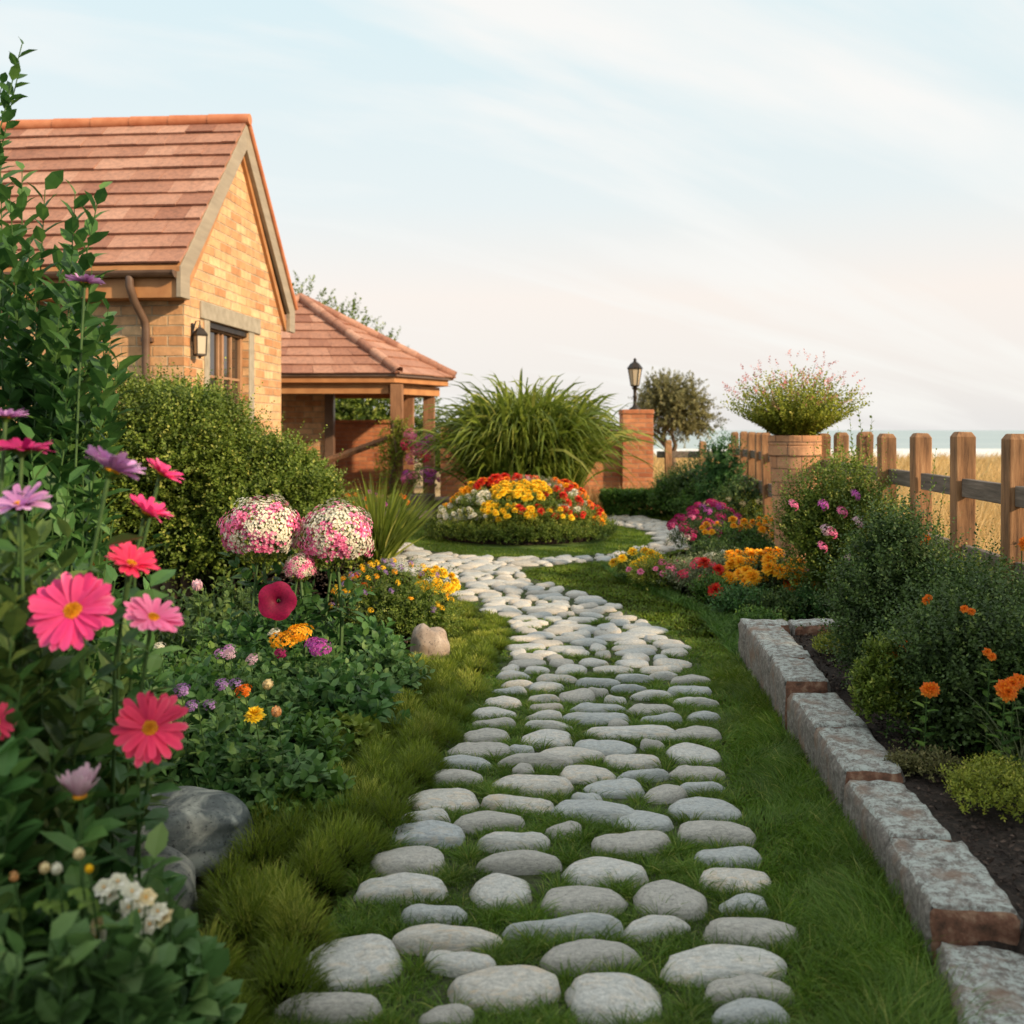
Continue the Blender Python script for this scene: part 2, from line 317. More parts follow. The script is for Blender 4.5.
# ------------------------------------------------------------------ geometry builders
def box(g, lo, hi, mat=0, rnd=.5):
    x0, y0, z0 = lo; x1, y1, z1 = hi
    V = [(x0, y0, z0), (x1, y0, z0), (x1, y1, z0), (x0, y1, z0), (x0, y0, z1), (x1, y0, z1), (x1, y1, z1), (x0, y1, z1)]
    F = [[0, 3, 2, 1], [4, 5, 6, 7], [0, 1, 5, 4], [1, 2, 6, 5], [2, 3, 7, 6], [3, 0, 4, 7]]
    g.add(V, np.array(F), mat, rnd)
def bevelled(o, w=.006, seg=2):
    b = o.modifiers.new('bevel', 'BEVEL'); b.width = w; b.segments = seg; b.limit_method = 'ANGLE'; b.angle_limit = R(40)
    return o
def boxes(name, bl, mat, parent=None, bev=.005, loc=(0, 0, 0), rot=(0, 0, 0), label=None):
    g = Geo()
    for lo, hi in bl: box(g, lo, hi)
    o = obj(name, g.mesh(name, mat), parent, loc, rot, label=label)
    return bevelled(o, bev) if bev else o
def tube(g, pts, rad, n=6, mat=0, rnd=.5, cap=True):
    P = np.array([tuple(p) for p in pts], float); k = len(P)
    rad = np.broadcast_to(np.asarray(rad, float), (k,))
    T = nrm(np.gradient(P, axis=0)); up = np.array([0, 0, 1.0]) if abs(T[0, 2]) < .9 else np.array([1.0, 0, 0])
    A = nrm(np.cross(T, up)); B = np.cross(T, A)
    th = np.linspace(0, 2 * np.pi, n, endpoint=False)
    V = P[:, None] + rad[:, None, None] * (np.cos(th)[None, :, None] * A[:, None] + np.sin(th)[None, :, None] * B[:, None])
    i = np.arange(k - 1)[:, None] * n; j = np.arange(n)[None]; j2 = (j + 1) % n
    F = np.stack([i + j, i + j2, i + n + j2, i + n + j], -1).reshape(-1, 4)
    g.add(V.reshape(-1, 3), F, mat, rnd)
    if cap: g.add(V[-1], np.arange(n)[None], mat, rnd)
def prism(g, poly, axis, a, b, mat=0):
    """extrude a 2-D polygon along an axis ('x': poly is (y,z); 'y': (x,z); 'z': (x,y))"""
    n = len(poly); ix = {'x': lambda p, t: (t, p[0], p[1]), 'y': lambda p, t: (p[0], t, p[1]), 'z': lambda p, t: (p[0], p[1], t)}[axis]
    V = [ix(p, a) for p in poly] + [ix(p, b) for p in poly]
    F = [[i, (i + 1) % n, n + (i + 1) % n, n + i] for i in range(n)]
    g.add(V, [np.array(F), np.array([list(range(n))[::-1]]), np.array([list(range(n, 2 * n))])], mat)
def lathe(g, prof, n=24, mat=0, c=(0, 0, 0), rnd=.5):
    pr = np.array(prof, float); th = np.linspace(0, 2 * np.pi, n, endpoint=False)
    V = np.stack([pr[:, None, 0] * np.cos(th) + c[0], pr[:, None, 0] * np.sin(th) + c[1], np.broadcast_to(pr[:, None, 1] + c[2], (len(pr), n))], -1)
    i = np.arange(len(pr) - 1)[:, None] * n; j = np.arange(n)[None]; j2 = (j + 1) % n
    g.add(V.reshape(-1, 3), np.stack([i + j, i + j2, i + n + j2, i + n + j], -1).reshape(-1, 4), mat, rnd)

LEAF_S = (np.array([[0, 0, 0], [.5, -.24, .07], [.5, .24, .07], [1, 0, 0]]), [np.array([[0, 1, 3], [0, 3, 2]])])
LEAF_O = (np.array([[0, 0, 0], [.28, -.23, .05], [.28, 0, 0], [.28, .23, .05], [.65, -.22, 0], [.65, 0, -.05], [.65, .22, 0], [1.0, 0, -.16]]),
          [np.array([[0, 1, 2], [0, 2, 3], [4, 7, 5], [5, 7, 6]]), np.array([[1, 4, 5, 2], [2, 5, 6, 3]])])
def leaves(g, P, D, N, size, tmpl=LEAF_S, width=1.0, mat=0, rnd=None, seed=0):
    """place one leaf per row: base P, along D, upper side N"""
    r = rng(seed + len(P)); T, F = tmpl; k = len(T)
    D = nrm(D); Y = nrm(np.cross(N, D)); Z = np.cross(D, Y)
    size = np.broadcast_to(size, (len(P),))[:, None, None]
    V = P[:, None] + size * (T[None, :, 0:1] * D[:, None] + width * T[None, :, 1:2] * Y[:, None] + T[None, :, 2:3] * Z[:, None])
    if rnd is None: rnd = r.random(len(P))
    off = (np.arange(len(P)) * k)[:, None, None]
    g.add(V.reshape(-1, 3), [(f[None] + off).reshape(-1, f.shape[1]) for f in F], mat, np.repeat(rnd, k))
def sprigs(g, B, D, L, k, leaf, tmpl=LEAF_S, width=1.0, spread=1.0, seed=0, mat=0, stemr=0, stemmat=None, jitter=.25):
    """leafy shoots from base B along D"""
    r = rng(seed); m = len(B); D = nrm(D); L = np.broadcast_to(L, (m,))
    a = nrm(np.cross(D, r.normal(size=(m, 3)))); b = np.cross(D, a)
    t = (np.arange(k) + .6) / k; ang = np.arange(k) * 2.4 + r.random((m, 1)) * 6.28
    side = np.cos(ang)[..., None] * a[:, None] + np.sin(ang)[..., None] * b[:, None]
    bend = np.zeros((m, k, 3)); bend[..., 2] = -(t ** 2) * .12 * L[:, None]
    P = B[:, None] + D[:, None] * (t * L[:, None])[..., None] + bend
    ld = D[:, None] * (.45 + .5 * t)[None, :, None] + side * spread + r.normal(size=(m, k, 3)) * jitter
    n = D[:, None] * .6 + np.array([0, 0, .7]) + r.normal(size=(m, k, 3)) * .35
    sz = leaf * (1 - .35 * t)[None] * r.uniform(.7, 1.25, (m, k))
    base = np.clip(r.normal(.45, .2, (m, 1)) + (t[None] - .5) * .35 + r.normal(0, .1, (m, k)), 0, 1)
    leaves(g, P.reshape(-1, 3), ld.reshape(-1, 3), n.reshape(-1, 3), sz.ravel(), tmpl, width, mat, base.ravel(), seed)
    if stemr:
        for i in range(m):
            tube(g, [B[i], B[i] + D[i] * L[i] * .5 - np.array([0, 0, .03]) * L[i], P[i, -1]], [stemr, stemr * .7, stemr * .3], 4, stemmat or 0)
def blob_sprigs(r, n, c, rad, lump=.18, inner=.55, low=-.5, up=.45, seedv=0):
    """shoot bases spread through a lumpy ellipsoid, denser towards its surface"""
    d = nrm(r.normal(size=(int(n * 1.7), 3))); d = d[d[:, 2] > low][:n]
    ph = rng(77 + seedv).random((5, 3)) * 6.28; fr = rng(78 + seedv).integers(2, 5, (5, 3))
    lf = sum(np.sin(d[:, 0] * fr[i, 0] * 1.4 + ph[i, 0]) * np.sin(d[:, 1] * fr[i, 1] * 1.4 + ph[i, 1]) * np.cos(d[:, 2] * fr[i, 2] * 1.4 + ph[i, 2]) for i in range(5)) / 2.2
    rr = (inner + (1 - inner) * r.random(len(d)) ** .6) * (1 + lump * lf)
    P = np.array(c) + d * rr[:, None] * np.array(rad)
    D = d * (1 - up) + np.array([0, 0, up]) + r.normal(size=d.shape) * .28
    return P, D
def blades(g, P, D, L, w, seg=3, droop=.5, mat=0, seed=0, rnd=None, hc=.45, ph=2, pv=2.2, wp=1.5):
    """grass blades: base P, start direction D, bending over"""
    r = rng(seed); n = len(P); D = nrm(D); L = np.broadcast_to(L, (n,)); w = np.broadcast_to(w, (n,)); droop = np.broadcast_to(droop, (n,))
    hd = D.copy(); hd[:, 2] = 0; hd = nrm(hd + r.normal(size=(n, 3)) * [1e-3, 1e-3, 0])
    s = np.cross(D, np.array([0, 0, 1.0])) + r.normal(size=(n, 3)) * .35; s = nrm(s)
    t = np.linspace(0, 1, seg + 1)
    C = P[:, None] + D[:, None] * (t[None] * L[:, None])[..., None] + hd[:, None] * (droop[:, None] * hc * L[:, None] * t[None] ** ph)[..., None]
    C[..., 2] -= droop[:, None] * .55 * L[:, None] * t[None] ** pv
    ww = w[:, None] * (1 - t ** wp)[None] * .5
    Lf = C - s[:, None] * ww[..., None]; Rt = C + s[:, None] * ww[..., None]
    V = np.concatenate([np.stack([Lf[:, :-1], Rt[:, :-1]], 2).reshape(n, -1, 3), C[:, -1:]], 1)
    k = 2 * seg + 1; off = (np.arange(n) * k)[:, None, None]
    q = np.array([[2 * i, 2 * i + 1, 2 * i + 3, 2 * i + 2] for i in range(seg - 1)]).reshape(-1, 4); tr = np.array([[2 * seg - 2, 2 * seg - 1, 2 * seg]])
    if rnd is None: rnd = np.clip(r.normal(.5, .22, n), 0, 1)
    g.add(V.reshape(-1, 3), [(q[None] + off).reshape(-1, 4), (tr[None] + off).reshape(-1, 3)], mat, np.repeat(rnd, k))
def inpoly(P, poly):
    x, y = P[:, 0], P[:, 1]; c = np.zeros(len(P), bool); n = len(poly)
    for i in range(n):
        x0, y0 = poly[i]; x1, y1 = poly[(i + 1) % n]
        if y0 == y1: continue
        m = ((y0 > y) != (y1 > y)) & (x < (x1 - x0) * (y - y0) / (y1 - y0) + x0)
        c ^= m
    return c
def scatter(r, poly, n):
    a = np.array(poly); lo, hi = a.min(0), a.max(0)
    P = lo + r.random((n, 2)) * (hi - lo); return P[inpoly(P, poly)]
def smooth_poly(pts, it=2, closed=True):
    P = np.array(pts, float)
    for _ in range(it):
        Q = np.roll(P, -1, 0); P = np.stack([.75 * P + .25 * Q, .25 * P + .75 * Q], 1).reshape(-1, 2)
    return [tuple(p) for p in P]
def sheet(name, poly, z, mat, k='structure'):
    import bmesh
    bm = bmesh.new(); vs = [bm.verts.new((x, y, z)) for x, y in poly]; f = bm.faces.new(vs)
    if f.normal.z < 0: f.normal_flip()
    bmesh.ops.triangulate(bm, faces=bm.faces[:])
    me = bpy.data.meshes.new(name); bm.normal_update()
    for f in bm.faces:
        if f.normal.z < 0: f.normal_flip()
    bm.to_mesh(me); bm.free(); me.materials.append(mat)
    return kind(obj(name, me), k)
_o20 = ['', 'first', 'second', 'third', 'fourth', 'fifth', 'sixth', 'seventh', 'eighth', 'ninth', 'tenth', 'eleventh', 'twelfth', 'thirteenth', 'fourteenth', 'fifteenth', 'sixteenth', 'seventeenth', 'eighteenth', 'nineteenth']
def ordw(n):
    if n < 20: return _o20[n]
    t = ['', '', 'twent', 'thirt', 'fort', 'fift', 'sixt', 'sevent', 'eight'][n // 10]
    return t + 'ieth' if n % 10 == 0 else t + 'y-' + _o20[n % 10]
# ------------------------------------------------------------------ ground, water
def ground():
    xs = np.linspace(-60, 90, 61); ys = np.concatenate([np.linspace(-12, 40, 40), np.linspace(44, 80, 10)])
    zs = np.interp(ys, [40, 60, 80], [0, -.8, -1.3])
    X, Y = np.meshgrid(xs, ys); V = np.stack([X, Y, np.broadcast_to(zs[:, None], X.shape)], -1).reshape(-1, 3)
    i = np.arange(len(ys) - 1)[:, None] * 61; j = np.arange(60)[None]
    g = Geo(); g.add(V, np.stack([i + j, i + j + 1, i + j + 62, i + j + 61], -1).reshape(-1, 4))
    kind(obj('ground', g.mesh('ground', M['soil'], True)), 'structure')
ground()
FX = lambda y: 1.991 + .088 * y                      # the fence line
sheet('dune_field', [(FX(-1) + .02, -1), (60, -1), (80, 39.5), (-40, 39.5), (-40, 15.4), (FX(15.2), 15.4)], .004, M['dune'])
kind(obj('beach', (lambda g: (g.add([(-60, 44, -.16), (200, 44, -.16), (200, 62, -.87), (-60, 62, -.87), (-150, 95, -1.18), (320, 95, -1.18)], np.array([[0, 1, 2, 3], [3, 2, 5, 4]])), g.mesh('beach', M['sand']))[1])(Geo())), 'structure')
sheet('surf', [(-150, 86), (320, 86), (450, 128), (-200, 128)], -1.10, M['foam'])
sheet('sea', [(-9000, 60), (9000, 60), (9000, 9000), (-9000, 9000)], -1.16, M['sea'])

PATH_PX = [(230, 1080), (300, 1000), (330, 920), (372, 860), (402, 820), (430, 780), (450, 740), (470, 707), (482, 680), (498, 662), (505, 649), (504, 637), (494, 622), (477, 611), (459, 602), (430, 588), (400, 574), (372, 562), (372, 548), (400, 541), (560, 519), (600, 517), (637, 518.5),
           (673, 525), (689, 537), (684, 549), (650, 557), (600, 562), (545, 567), (524, 572), (526, 577), (556, 586), (591, 596), (614, 604), (641, 618), (675, 634), (696, 656), (709, 680), (718, 717), (724, 760), (738, 800), (752, 850), (775, 920), (800, 980), (815, 1080)]
PATH = [G(*p) for p in PATH_PX]
IC, IA, IB = (.17, 12.2), 1.53, 2.1
in_island = lambda P, s=1.0: ((P[:, 0] - IC[0]) / (IA * s)) ** 2 + ((P[:, 1] - IC[1]) / (IB * s)) ** 2 < 1
sheet('path', PATH, .006, M['bed_soil'])
WALL = [(.80, 1.6), (.90, 2.0), (1.009, 2.38), (1.05, 2.80), (1.085, 3.27), (1.13, 3.76), (1.165, 4.25), (1.21, 4.69), (1.27, 5.46)]   # outer foot of the retaining wall
LAWN = [G(*p) for p in reversed(PATH_PX[25:])][0:] 
LAWN = [(x, y) for x, y in LAWN if True] + [G(684, 552), G(640, 562), G(612, 572), G(650, 592), G(700, 612)] + [(1.27, 5.46)] + WALL[::-1][1:]
sheet('lawn', LAWN, .003, M['turf'])
ell = [(IC[0] + IA * math.cos(a), IC[1] + IB * math.sin(a)) for a in np.linspace(0, 2 * math.pi, 49)[:-1]]
sheet('island_lawn', ell, .011, M['turf'])
BACK = [G(350, 566), G(372, 561), G(372, 548), G(400, 541), G(560, 519), G(600, 517), G(637, 518.5), G(673, 525), (3.0, 13.2), (3.1, 15.2), (-.3, 15.2), (-1.2, 13.5), (-2.2, 11.5)]
sheet('back_lawn', BACK, .002, M['turf'])

# ------------------------------------------------------------------ cobblestones
def pebble(seed, sq=2.4, wob=.08, nu=26, nv=9):
    r = rng(seed); th = np.linspace(0, 2 * np.pi, nu, endpoint=False)
    rad = (np.abs(np.cos(th)) ** sq + np.abs(np.sin(th)) ** sq) ** (-1 / sq)
    for k in (1, 2, 3, 4): rad = rad * (1 + wob / k ** .7 * math.cos(1) * np.cos(k * th + r.random() * 6.28) * r.uniform(.4, 1))
    rad /= rad.max()
    ph = np.linspace(-.5, .5, nv + 2)[1:-1] * np.pi
    c = np.sign(np.cos(ph)) * np.abs(np.cos(ph)) ** .52; s = np.sign(np.sin(ph)) * np.abs(np.sin(ph)) ** .78
    X = rad[None] * np.cos(th)[None] * c[:, None]; Y = rad[None] * np.sin(th)[None] * c[:, None]
    Z = np.broadcast_to(s[:, None], X.shape) * (1 + .12 * np.cos(th + r.random() * 6.28) + .08 * np.cos(2 * th + r.random() * 6))[None]
    Z = Z + .10 * X * r.normal() * .6
    V = np.concatenate([np.stack([X, Y, Z], -1).reshape(-1, 3), [[0, 0, -1], [.0, 0, 1.02]]])
    o = np.array([[mnoise.noise(Vector(v) * 1.7 + Vector((seed * 3.1, 0, 0))), mnoise.noise(Vector(v) * 1.7 + Vector((0, seed * 2.3, 9))), mnoise.noise(Vector(v) * 2.2 + Vector((4, 0, seed)))] for v in V])
    V = V + o * .11
    i = np.arange(nv - 1)[:, None] * nu; j = np.arange(nu)[None]; j2 = (j + 1) % nu
    q = np.stack([i + j, i + j2, i + nu + j2, i + nu + j], -1).reshape(-1, 4)
    b = nv * nu; jj = np.arange(nu)
    return V, [q, np.stack([jj * 0 + b, (jj + 1) % nu, jj], -1), np.stack([jj * 0 + b + 1, (nv - 1) * nu + jj, (nv - 1) * nu + (jj + 1) % nu], -1)]
PEB = [pebble(s, sq) for s, sq in enumerate((2.1, 2.3, 2.6, 2.2, 3.0, 2.5, 2.1, 2.8, 2.3, 2.6, 2.2, 3.2, 2.4, 2.2, 2.6, 2.0))]
# traced from the photograph: (u, v, width, height, turn) in two enlargements
T2 = [(170, 985, 290, 110, 0), (240, 850, 280, 150, -6), (515, 1015, 150, 60, 0), (680, 925, 300, 130, 0), (550, 850, 195, 85, 8), (516, 785, 305, 88, 0), (480, 708, 175, 75, 0), (380, 640, 260, 82, 0), (405, 555, 205, 92, 0), (460, 480, 210, 75, 0),
      (455, 425, 145, 46, 0), (510, 372, 200, 78, 0), (550, 305, 148, 55, 0), (570, 265, 150, 42, 0), (615, 227, 178, 52, 0), (630, 187, 135, 46, 0), (655, 150, 130, 34, 0), (660, 120, 128, 40, 0), (680, 88, 108, 36, 0), (700, 56, 102, 30, 0), (725, 33, 92, 26, 0), (712, 8, 92, 24, 0),
      (680, 640, 172, 108, 0), (730, 558, 228, 66, 0), (715, 500, 205, 56, 0), (645, 443, 208, 60, 0), (730, 385, 200, 60, 3), (768, 328, 218, 70, 6), (775, 262, 215, 44, 0), (740, 287, 62, 30, 0), (738, 228, 70, 36, 0), (885, 240, 200, 52, -8), (808, 192, 148, 56, 0),
      (815, 155, 145, 34, 0), (800, 128, 112, 32, 0), (805, 103, 92, 26, 0), (798, 77, 92, 30, 0), (808, 40, 100, 34, -8), (840, 18, 110, 26, 0), (855, 755, 338, 66, 0)]
T3 = [(180, 675, 242, 96, 0), (255, 590, 238, 85, 0), (210, 838, 288, 92, -6), (280, 960, 270, 160, 0), (445, 672, 205, 108, 10), (400, 748, 200, 56, -14), (600, 868, 350, 110, 0), (670, 945, 262, 76, 0), (675, 1012, 225, 55, 0), (675, 765, 262, 102, 0),
      (652, 682, 142, 55, 0), (637, 607, 188, 86, 0), (610, 540, 188, 64, 0), (575, 472, 228, 78, 0), (540, 400, 195, 70, 0), (533, 338, 125, 44, 0), (518, 295, 150, 47, 0), (512, 237, 152, 66, 0), (515, 180, 142, 46, 0), (537, 128, 92, 36, 0), (513, 85, 128, 31, 0),
      (500, 52, 118, 34, 0), (500, 22, 118, 28, 0), (318, 503, 214, 72, -6), (365, 438, 168, 68, -4), (215, 410, 262, 66, 16), (195, 372, 92, 50, 0), (425, 354, 122, 56, -12), (278, 338, 168, 58, 4), (195, 298, 158, 60, 0), (358, 302, 148, 40, -8), (322, 258, 150, 50, 5),
      (250, 218, 168, 56, 0), (325, 178, 262, 46, 6), (388, 212, 66, 20, 0), (225, 132, 182, 42, 0), (412, 136, 118, 32, 0), (382, 108, 130, 36, 0), (290, 152, 62, 28, 0), (230, 105, 150, 22, 0), (165, 66, 102, 46, 0), (228, 57, 62, 26, 0), (280, 82, 62, 26, 0),
      (385, 66, 122, 28, 0), (318, 46, 102, 26, 0), (230, 28, 120, 26, 0), (125, 464, 105, 24, -8), (330, 15, 110, 26, 0), (420, 8, 80, 22, 0)]
stones = []                                            # x, y, width, depth, height, turn
K = 350 / 1024
for (ox, T) in ((270, T2), (520, T3)):
    for u, v, w, h, a in T:
        px, py, pw, ph = ox + u * K, 674 + v * K, w * K, h * K
        y0 = G(px, py + ph / 2)[1]; y1 = G(px, py - ph / 2, .035)[1]; yc = (y0 + y1) / 2
        stones.append(((px - 512) / FPX * yc, yc, pw / FPX * yc * 1.0, max(.05, y1 - y0), .036 + .008 * (w > 200), -R(a) * 1.4))
r = rng(5); y = 5.36; rows = []
while y < 14.9:
    st = .128 + .006 * r.random(); x = -3.2 + r.random() * .2
    while x < 3.0:
        w = r.choice([.11, .15, .18, .2, .23, .27, .31]) * r.uniform(.93, 1.07)
        d = st * r.uniform(.86, 1.04)
        rows.append((x + w / 2, y + r.normal() * .02, w * .97, d, .036 + .01 * r.random(), r.normal() * .11)); x += w + .008
    y += st
rows = np.array(rows); ok = inpoly(rows[:, :2], PATH) & ~in_island(rows[:, :2], 1.03)
ends = inpoly(rows[:, :2] + np.stack([rows[:, 2] * .38, rows[:, 0] * 0], -1), PATH) & inpoly(rows[:, :2] - np.stack([rows[:, 2] * .38, rows[:, 0] * 0], -1), PATH)
rows = rows[ok & (ends | (rows[:, 1] > 9.4))]; rows = rows[rng(6).random(len(rows)) > .035]
S = np.array(stones); S = np.concatenate([S, rows]); S = S[np.argsort(S[:, 1], kind='stable')]
# rows as the eye reads them: each begins when a stone lies well beyond the row's first stone
lab = []; cur = []; start = None
for i, s in enumerate(S):
    if start is None or s[1] - start > .098: cur = []; lab.append(cur); start = s[1]
    cur.append(i)
PEBM = []
for V, F in PEB:
    g = Geo(); g.add(V, F); PEBM.append(g.mesh('cobblestone', M['cobble'], True))
NS = 300; far = Geo(); r = rng(9)
for ri, row in enumerate(lab):
    row = sorted(row, key=lambda i: S[i, 0])
    for k, i in enumerate(row):
        x, y, w, d, h, a = S[i]; m = int(r.integers(len(PEB)))
        a2 = a + (math.pi if r.random() < .5 else 0)
        if i < NS:
            size = 'broad' if w > .24 else ('small' if w < .15 else 'rounded')
            if w / max(d, .01) > 3: size = 'long narrow'
            where = 'only one' if len(row) == 1 else (ordw(k + 1) + ' from the left')
            thing('cobblestone', f'{size} cobblestone, {where} in row {ri + 1} from the picture bottom', 'cobblestone', (x, y, .002), 0, 'cobblestones of the garden path', data=PEBM[m], rot=(r.normal() * .03, r.normal() * .03, a2), scale=(w / 2 * (1.19 if y < 5.3 else 1.03), d / 2 * (1.28 if y < 5.3 else 1.04), h * (1.15 if y < 5.3 else .8)))
        else:
            V, F = PEB[m]; c, s_ = math.cos(a2), math.sin(a2); Q = V * [w / 2 * 1.06, d / 2 * 1.08, h]
            far.add(np.stack([Q[:, 0] * c - Q[:, 1] * s_ + x, Q[:, 0] * s_ + Q[:, 1] * c + y, Q[:, 2] + .002], -1), F, 0, r.random())
kind(obj('cobblestones', far.mesh('cobblestones', M['cobble'], True)), 'stuff', 'mass of small pale cobbles paving the far bend of the path', 'cobblestones')
print('stones', len(S), 'rows', len(lab))

# ------------------------------------------------------------------ grass
def out_of_stones(P, k=1.03):
    o = np.ones(len(P), bool)
    for x, y, w, d, h, a in S:
        m = (np.abs(P[:, 0] - x) < .3) & (np.abs(P[:, 1] - y) < .3) & o
        if not m.any(): continue
        q = P[m] - [x, y]; c, s = math.cos(-a), math.sin(-a)
        u = (q[:, 0] * c - q[:, 1] * s) / (w / 2 * k); v = (q[:, 0] * s + q[:, 1] * c) / (d / 2 * k)
        idx = np.where(m)[0]; o[idx[(u ** 2.3 if False else np.abs(u) ** 2.2 + np.abs(v) ** 2.2) < 1]] = False
    return o
def dscatter(r, poly, bands):
    out_ = []; x0, x1 = min(p[0] for p in poly), max(p[0] for p in poly)
    for a, b, d in bands:
        P = np.stack([r.uniform(x0, x1, int(d * (x1 - x0) * (b - a))), r.uniform(a, b, int(d * (x1 - x0) * (b - a)))], -1); out_.append(P[inpoly(P, poly)])
    return np.concatenate(out_)
def tilt(r, n, s): return np.stack([r.normal(0, s, n), r.normal(0, s, n), np.ones(n)], -1)
def npnoise(P, sc, seed):
    return np.array([mnoise.noise(Vector((x * sc, y * sc, seed))) for x, y in P])
# between the stones: lush near the camera, thin further off
g = Geo(); r = rng(20)
P = dscatter(r, PATH, [(1.6, 3, 30000), (3, 4.5, 24000), (4.5, 6.5, 15000), (6.5, 9.4, 7000)])
nn = npnoise(P, 3.3, 3.0); P = P[(nn > -.30 - r.random(len(nn)) * .1)]; P = P[out_of_stones(P)]
nn = npnoise(P, 2.6, 7.0); L = np.interp(P[:, 1], [2, 3.6, 5.5, 8], [.058, .047, .032, .024]) * (1 + .9 * np.clip(nn, -.5, .6)) * r.uniform(.5, 1.25, len(P)) * np.where(out_of_stones(P, 1.42), 1.0, .42)
blades(g, np.c_[P, np.full(len(P), .004)], tilt(r, len(P), .42), L, np.interp(P[:, 1], [2, 8], [.0028, .006]), 2, .55, 0, 21)
T = dscatter(r, PATH, [(1.7, 4.6, 210), (4.6, 7, 110)]); T = T[out_of_stones(T, 1.22)]
for tx, ty in T:
    n = 70; s_ = r.uniform(.7, 1.25); dd = r.normal(size=(n, 2)) * .5
    blades(g, np.c_[tx + dd[:, 0] * .03, ty + dd[:, 1] * .03, np.full(n, .004)], np.c_[dd * .9, np.ones(n)], .078 * s_ * np.interp(ty, [2, 7], [1, .55]) * r.uniform(.6, 1.15, n), np.interp(ty, [2, 8], [.0026, .005]), 3, .7, 0, int(tx * 9999) % 9973, rnd=np.clip(r.normal(.62, .2, n), 0, 1))
kind(obj('path_grass', g.mesh('path_grass', M['grass'])), 'stuff', 'short green grass growing in the gaps between the cobbles', 'grass'); print('path grass', len(P))
# right-hand verge and lawn
g = Geo(); r = rng(23)
P = dscatter(r, LAWN, [(1.6, 3, 34000), (3, 4.5, 28000), (4.5, 6.2, 18000), (6.2, 12, 7000)])
P = P[out_of_stones(P, 1.0)]
wx = np.interp(P[:, 1], [p[1] for p in WALL], [p[0] for p in WALL]); near = np.clip(1 - (wx - P[:, 0]) / .28, 0, 1) * (P[:, 1] < 5.6)
nn = npnoise(P, 2.2, 1.0)
base = np.interp(P[:, 1], [2, 3, 4.2, 5.5, 7, 12], [.07, .06, .042, .028, .022, .022])
L = base * (1 + near * 1.5) * (1 + .8 * np.clip(nn, -.4, .6)) * r.uniform(.5, 1.2, len(P))
cl = np.stack([npnoise(P, 5, 11.), npnoise(P, 5, 17.)], -1) * .9
D = tilt(r, len(P), .33); D[:, :2] += cl
blades(g, np.c_[P, np.full(len(P), .003)], D, L, np.interp(P[:, 1], [2, 6, 12], [.0028, .005, .011]), 3, .6, (P[:, 1] + nn * 2.5 + r.normal(0, .7, len(P)) > 5.4).astype(int).repeat(3), 24) if False else None
m = (P[:, 1] + nn * 2.5 + r.normal(0, .7, len(P)) > 5.2)
for mask, mi in ((m, 1), (~m, 0)):
    blades(g, np.c_[P[mask], np.full(mask.sum(), .003)], D[mask], L[mask], np.interp(P[mask, 1], [2, 6, 12], [.0028, .005, .011]), 3, .6, mi, 24 + mi)
kind(obj('lawn_grass', g.mesh('lawn_grass', [M['grass'], M['lawn']])), 'stuff', 'mown green lawn grass between the path and the stone wall', 'grass'); print('lawn', len(P))
g = Geo(); r = rng(27)
P = scatter(r, ell, 60000); P = P[~in_island(P, .66)]
blades(g, np.c_[P, np.full(len(P), .011)], tilt(r, len(P), .35), r.uniform(.015, .035, len(P)), .010, 2, .5, 0, 28)
Q = scatter(r, BACK, 40000); Q = Q[~in_island(Q, 1.0) & ~inpoly(Q, PATH)]
blades(g, np.c_[Q, np.full(len(Q), .003)], tilt(r, len(Q), .35), r.uniform(.02, .05, len(Q)), .012, 2, .5, 0, 29)
kind(obj('island_grass', g.mesh('island_grass', M['lawn'])), 'stuff', 'short bright grass ringing the round flower bed', 'grass')
# darker, longer grass where the lawn meets the right-hand bed
EDGE = [G(600, 566), G(618, 580), G(655, 597), G(700, 615), (1.24, 5.40), (1.30, 5.66), (2.3, 5.7), (2.2, 6.3), (1.6, 6.6), (1.3, 7.6), (1.2, 8.8)]
g = Geo(); r = rng(29); P = dscatter(r, EDGE, [(5.2, 7, 9000), (7, 10, 5000)])
blades(g, np.c_[P, np.full(len(P), .003)], tilt(r, len(P), .4), r.uniform(.05, .12, len(P)), .008, 3, .6, 0, 30)
kind(obj('edging_grass', g.mesh('edging_grass', M['leaf_mid'])), 'stuff', 'longer dark grass edging the right-hand flower bed', 'grass')
# the shaggy border on the left of the path
BL = [(262, 1060), (296, 1000), (322, 930), (345, 890), (392, 835), (425, 780), (450, 735), (474, 700), (494, 665), (503, 645), (497, 624), (476, 612), (455, 604)]
BR = [(420, 632), (402, 668), (372, 700), (330, 735), (290, 775), (262, 810), (245, 850), (200, 925), (120, 985), (40, 1060)]
BORD = [G(*p) for p in BL] + [G(px, py, .13) for px, py in BR]
sheet('border_soil', BORD, .002, M['soil'])
g = Geo(); r = rng(31)
C = scatter(r, BORD, 900); keepc = []
for c in C:
    if all((c[0] - q[0]) ** 2 + (c[1] - q[1]) ** 2 > (.095 + .002 * c[1]) ** 2 for q in keepc): keepc.append(c)
C = np.array(keepc); print('clumps', len(C))
def clump_base(c, r):
    far_ = np.interp(c[1], [2, 4.4, 6.2], [1, .75, .28])
    return .17 * far_ * r.uniform(.7, 1.25), .11 * r.uniform(.85, 1.15)
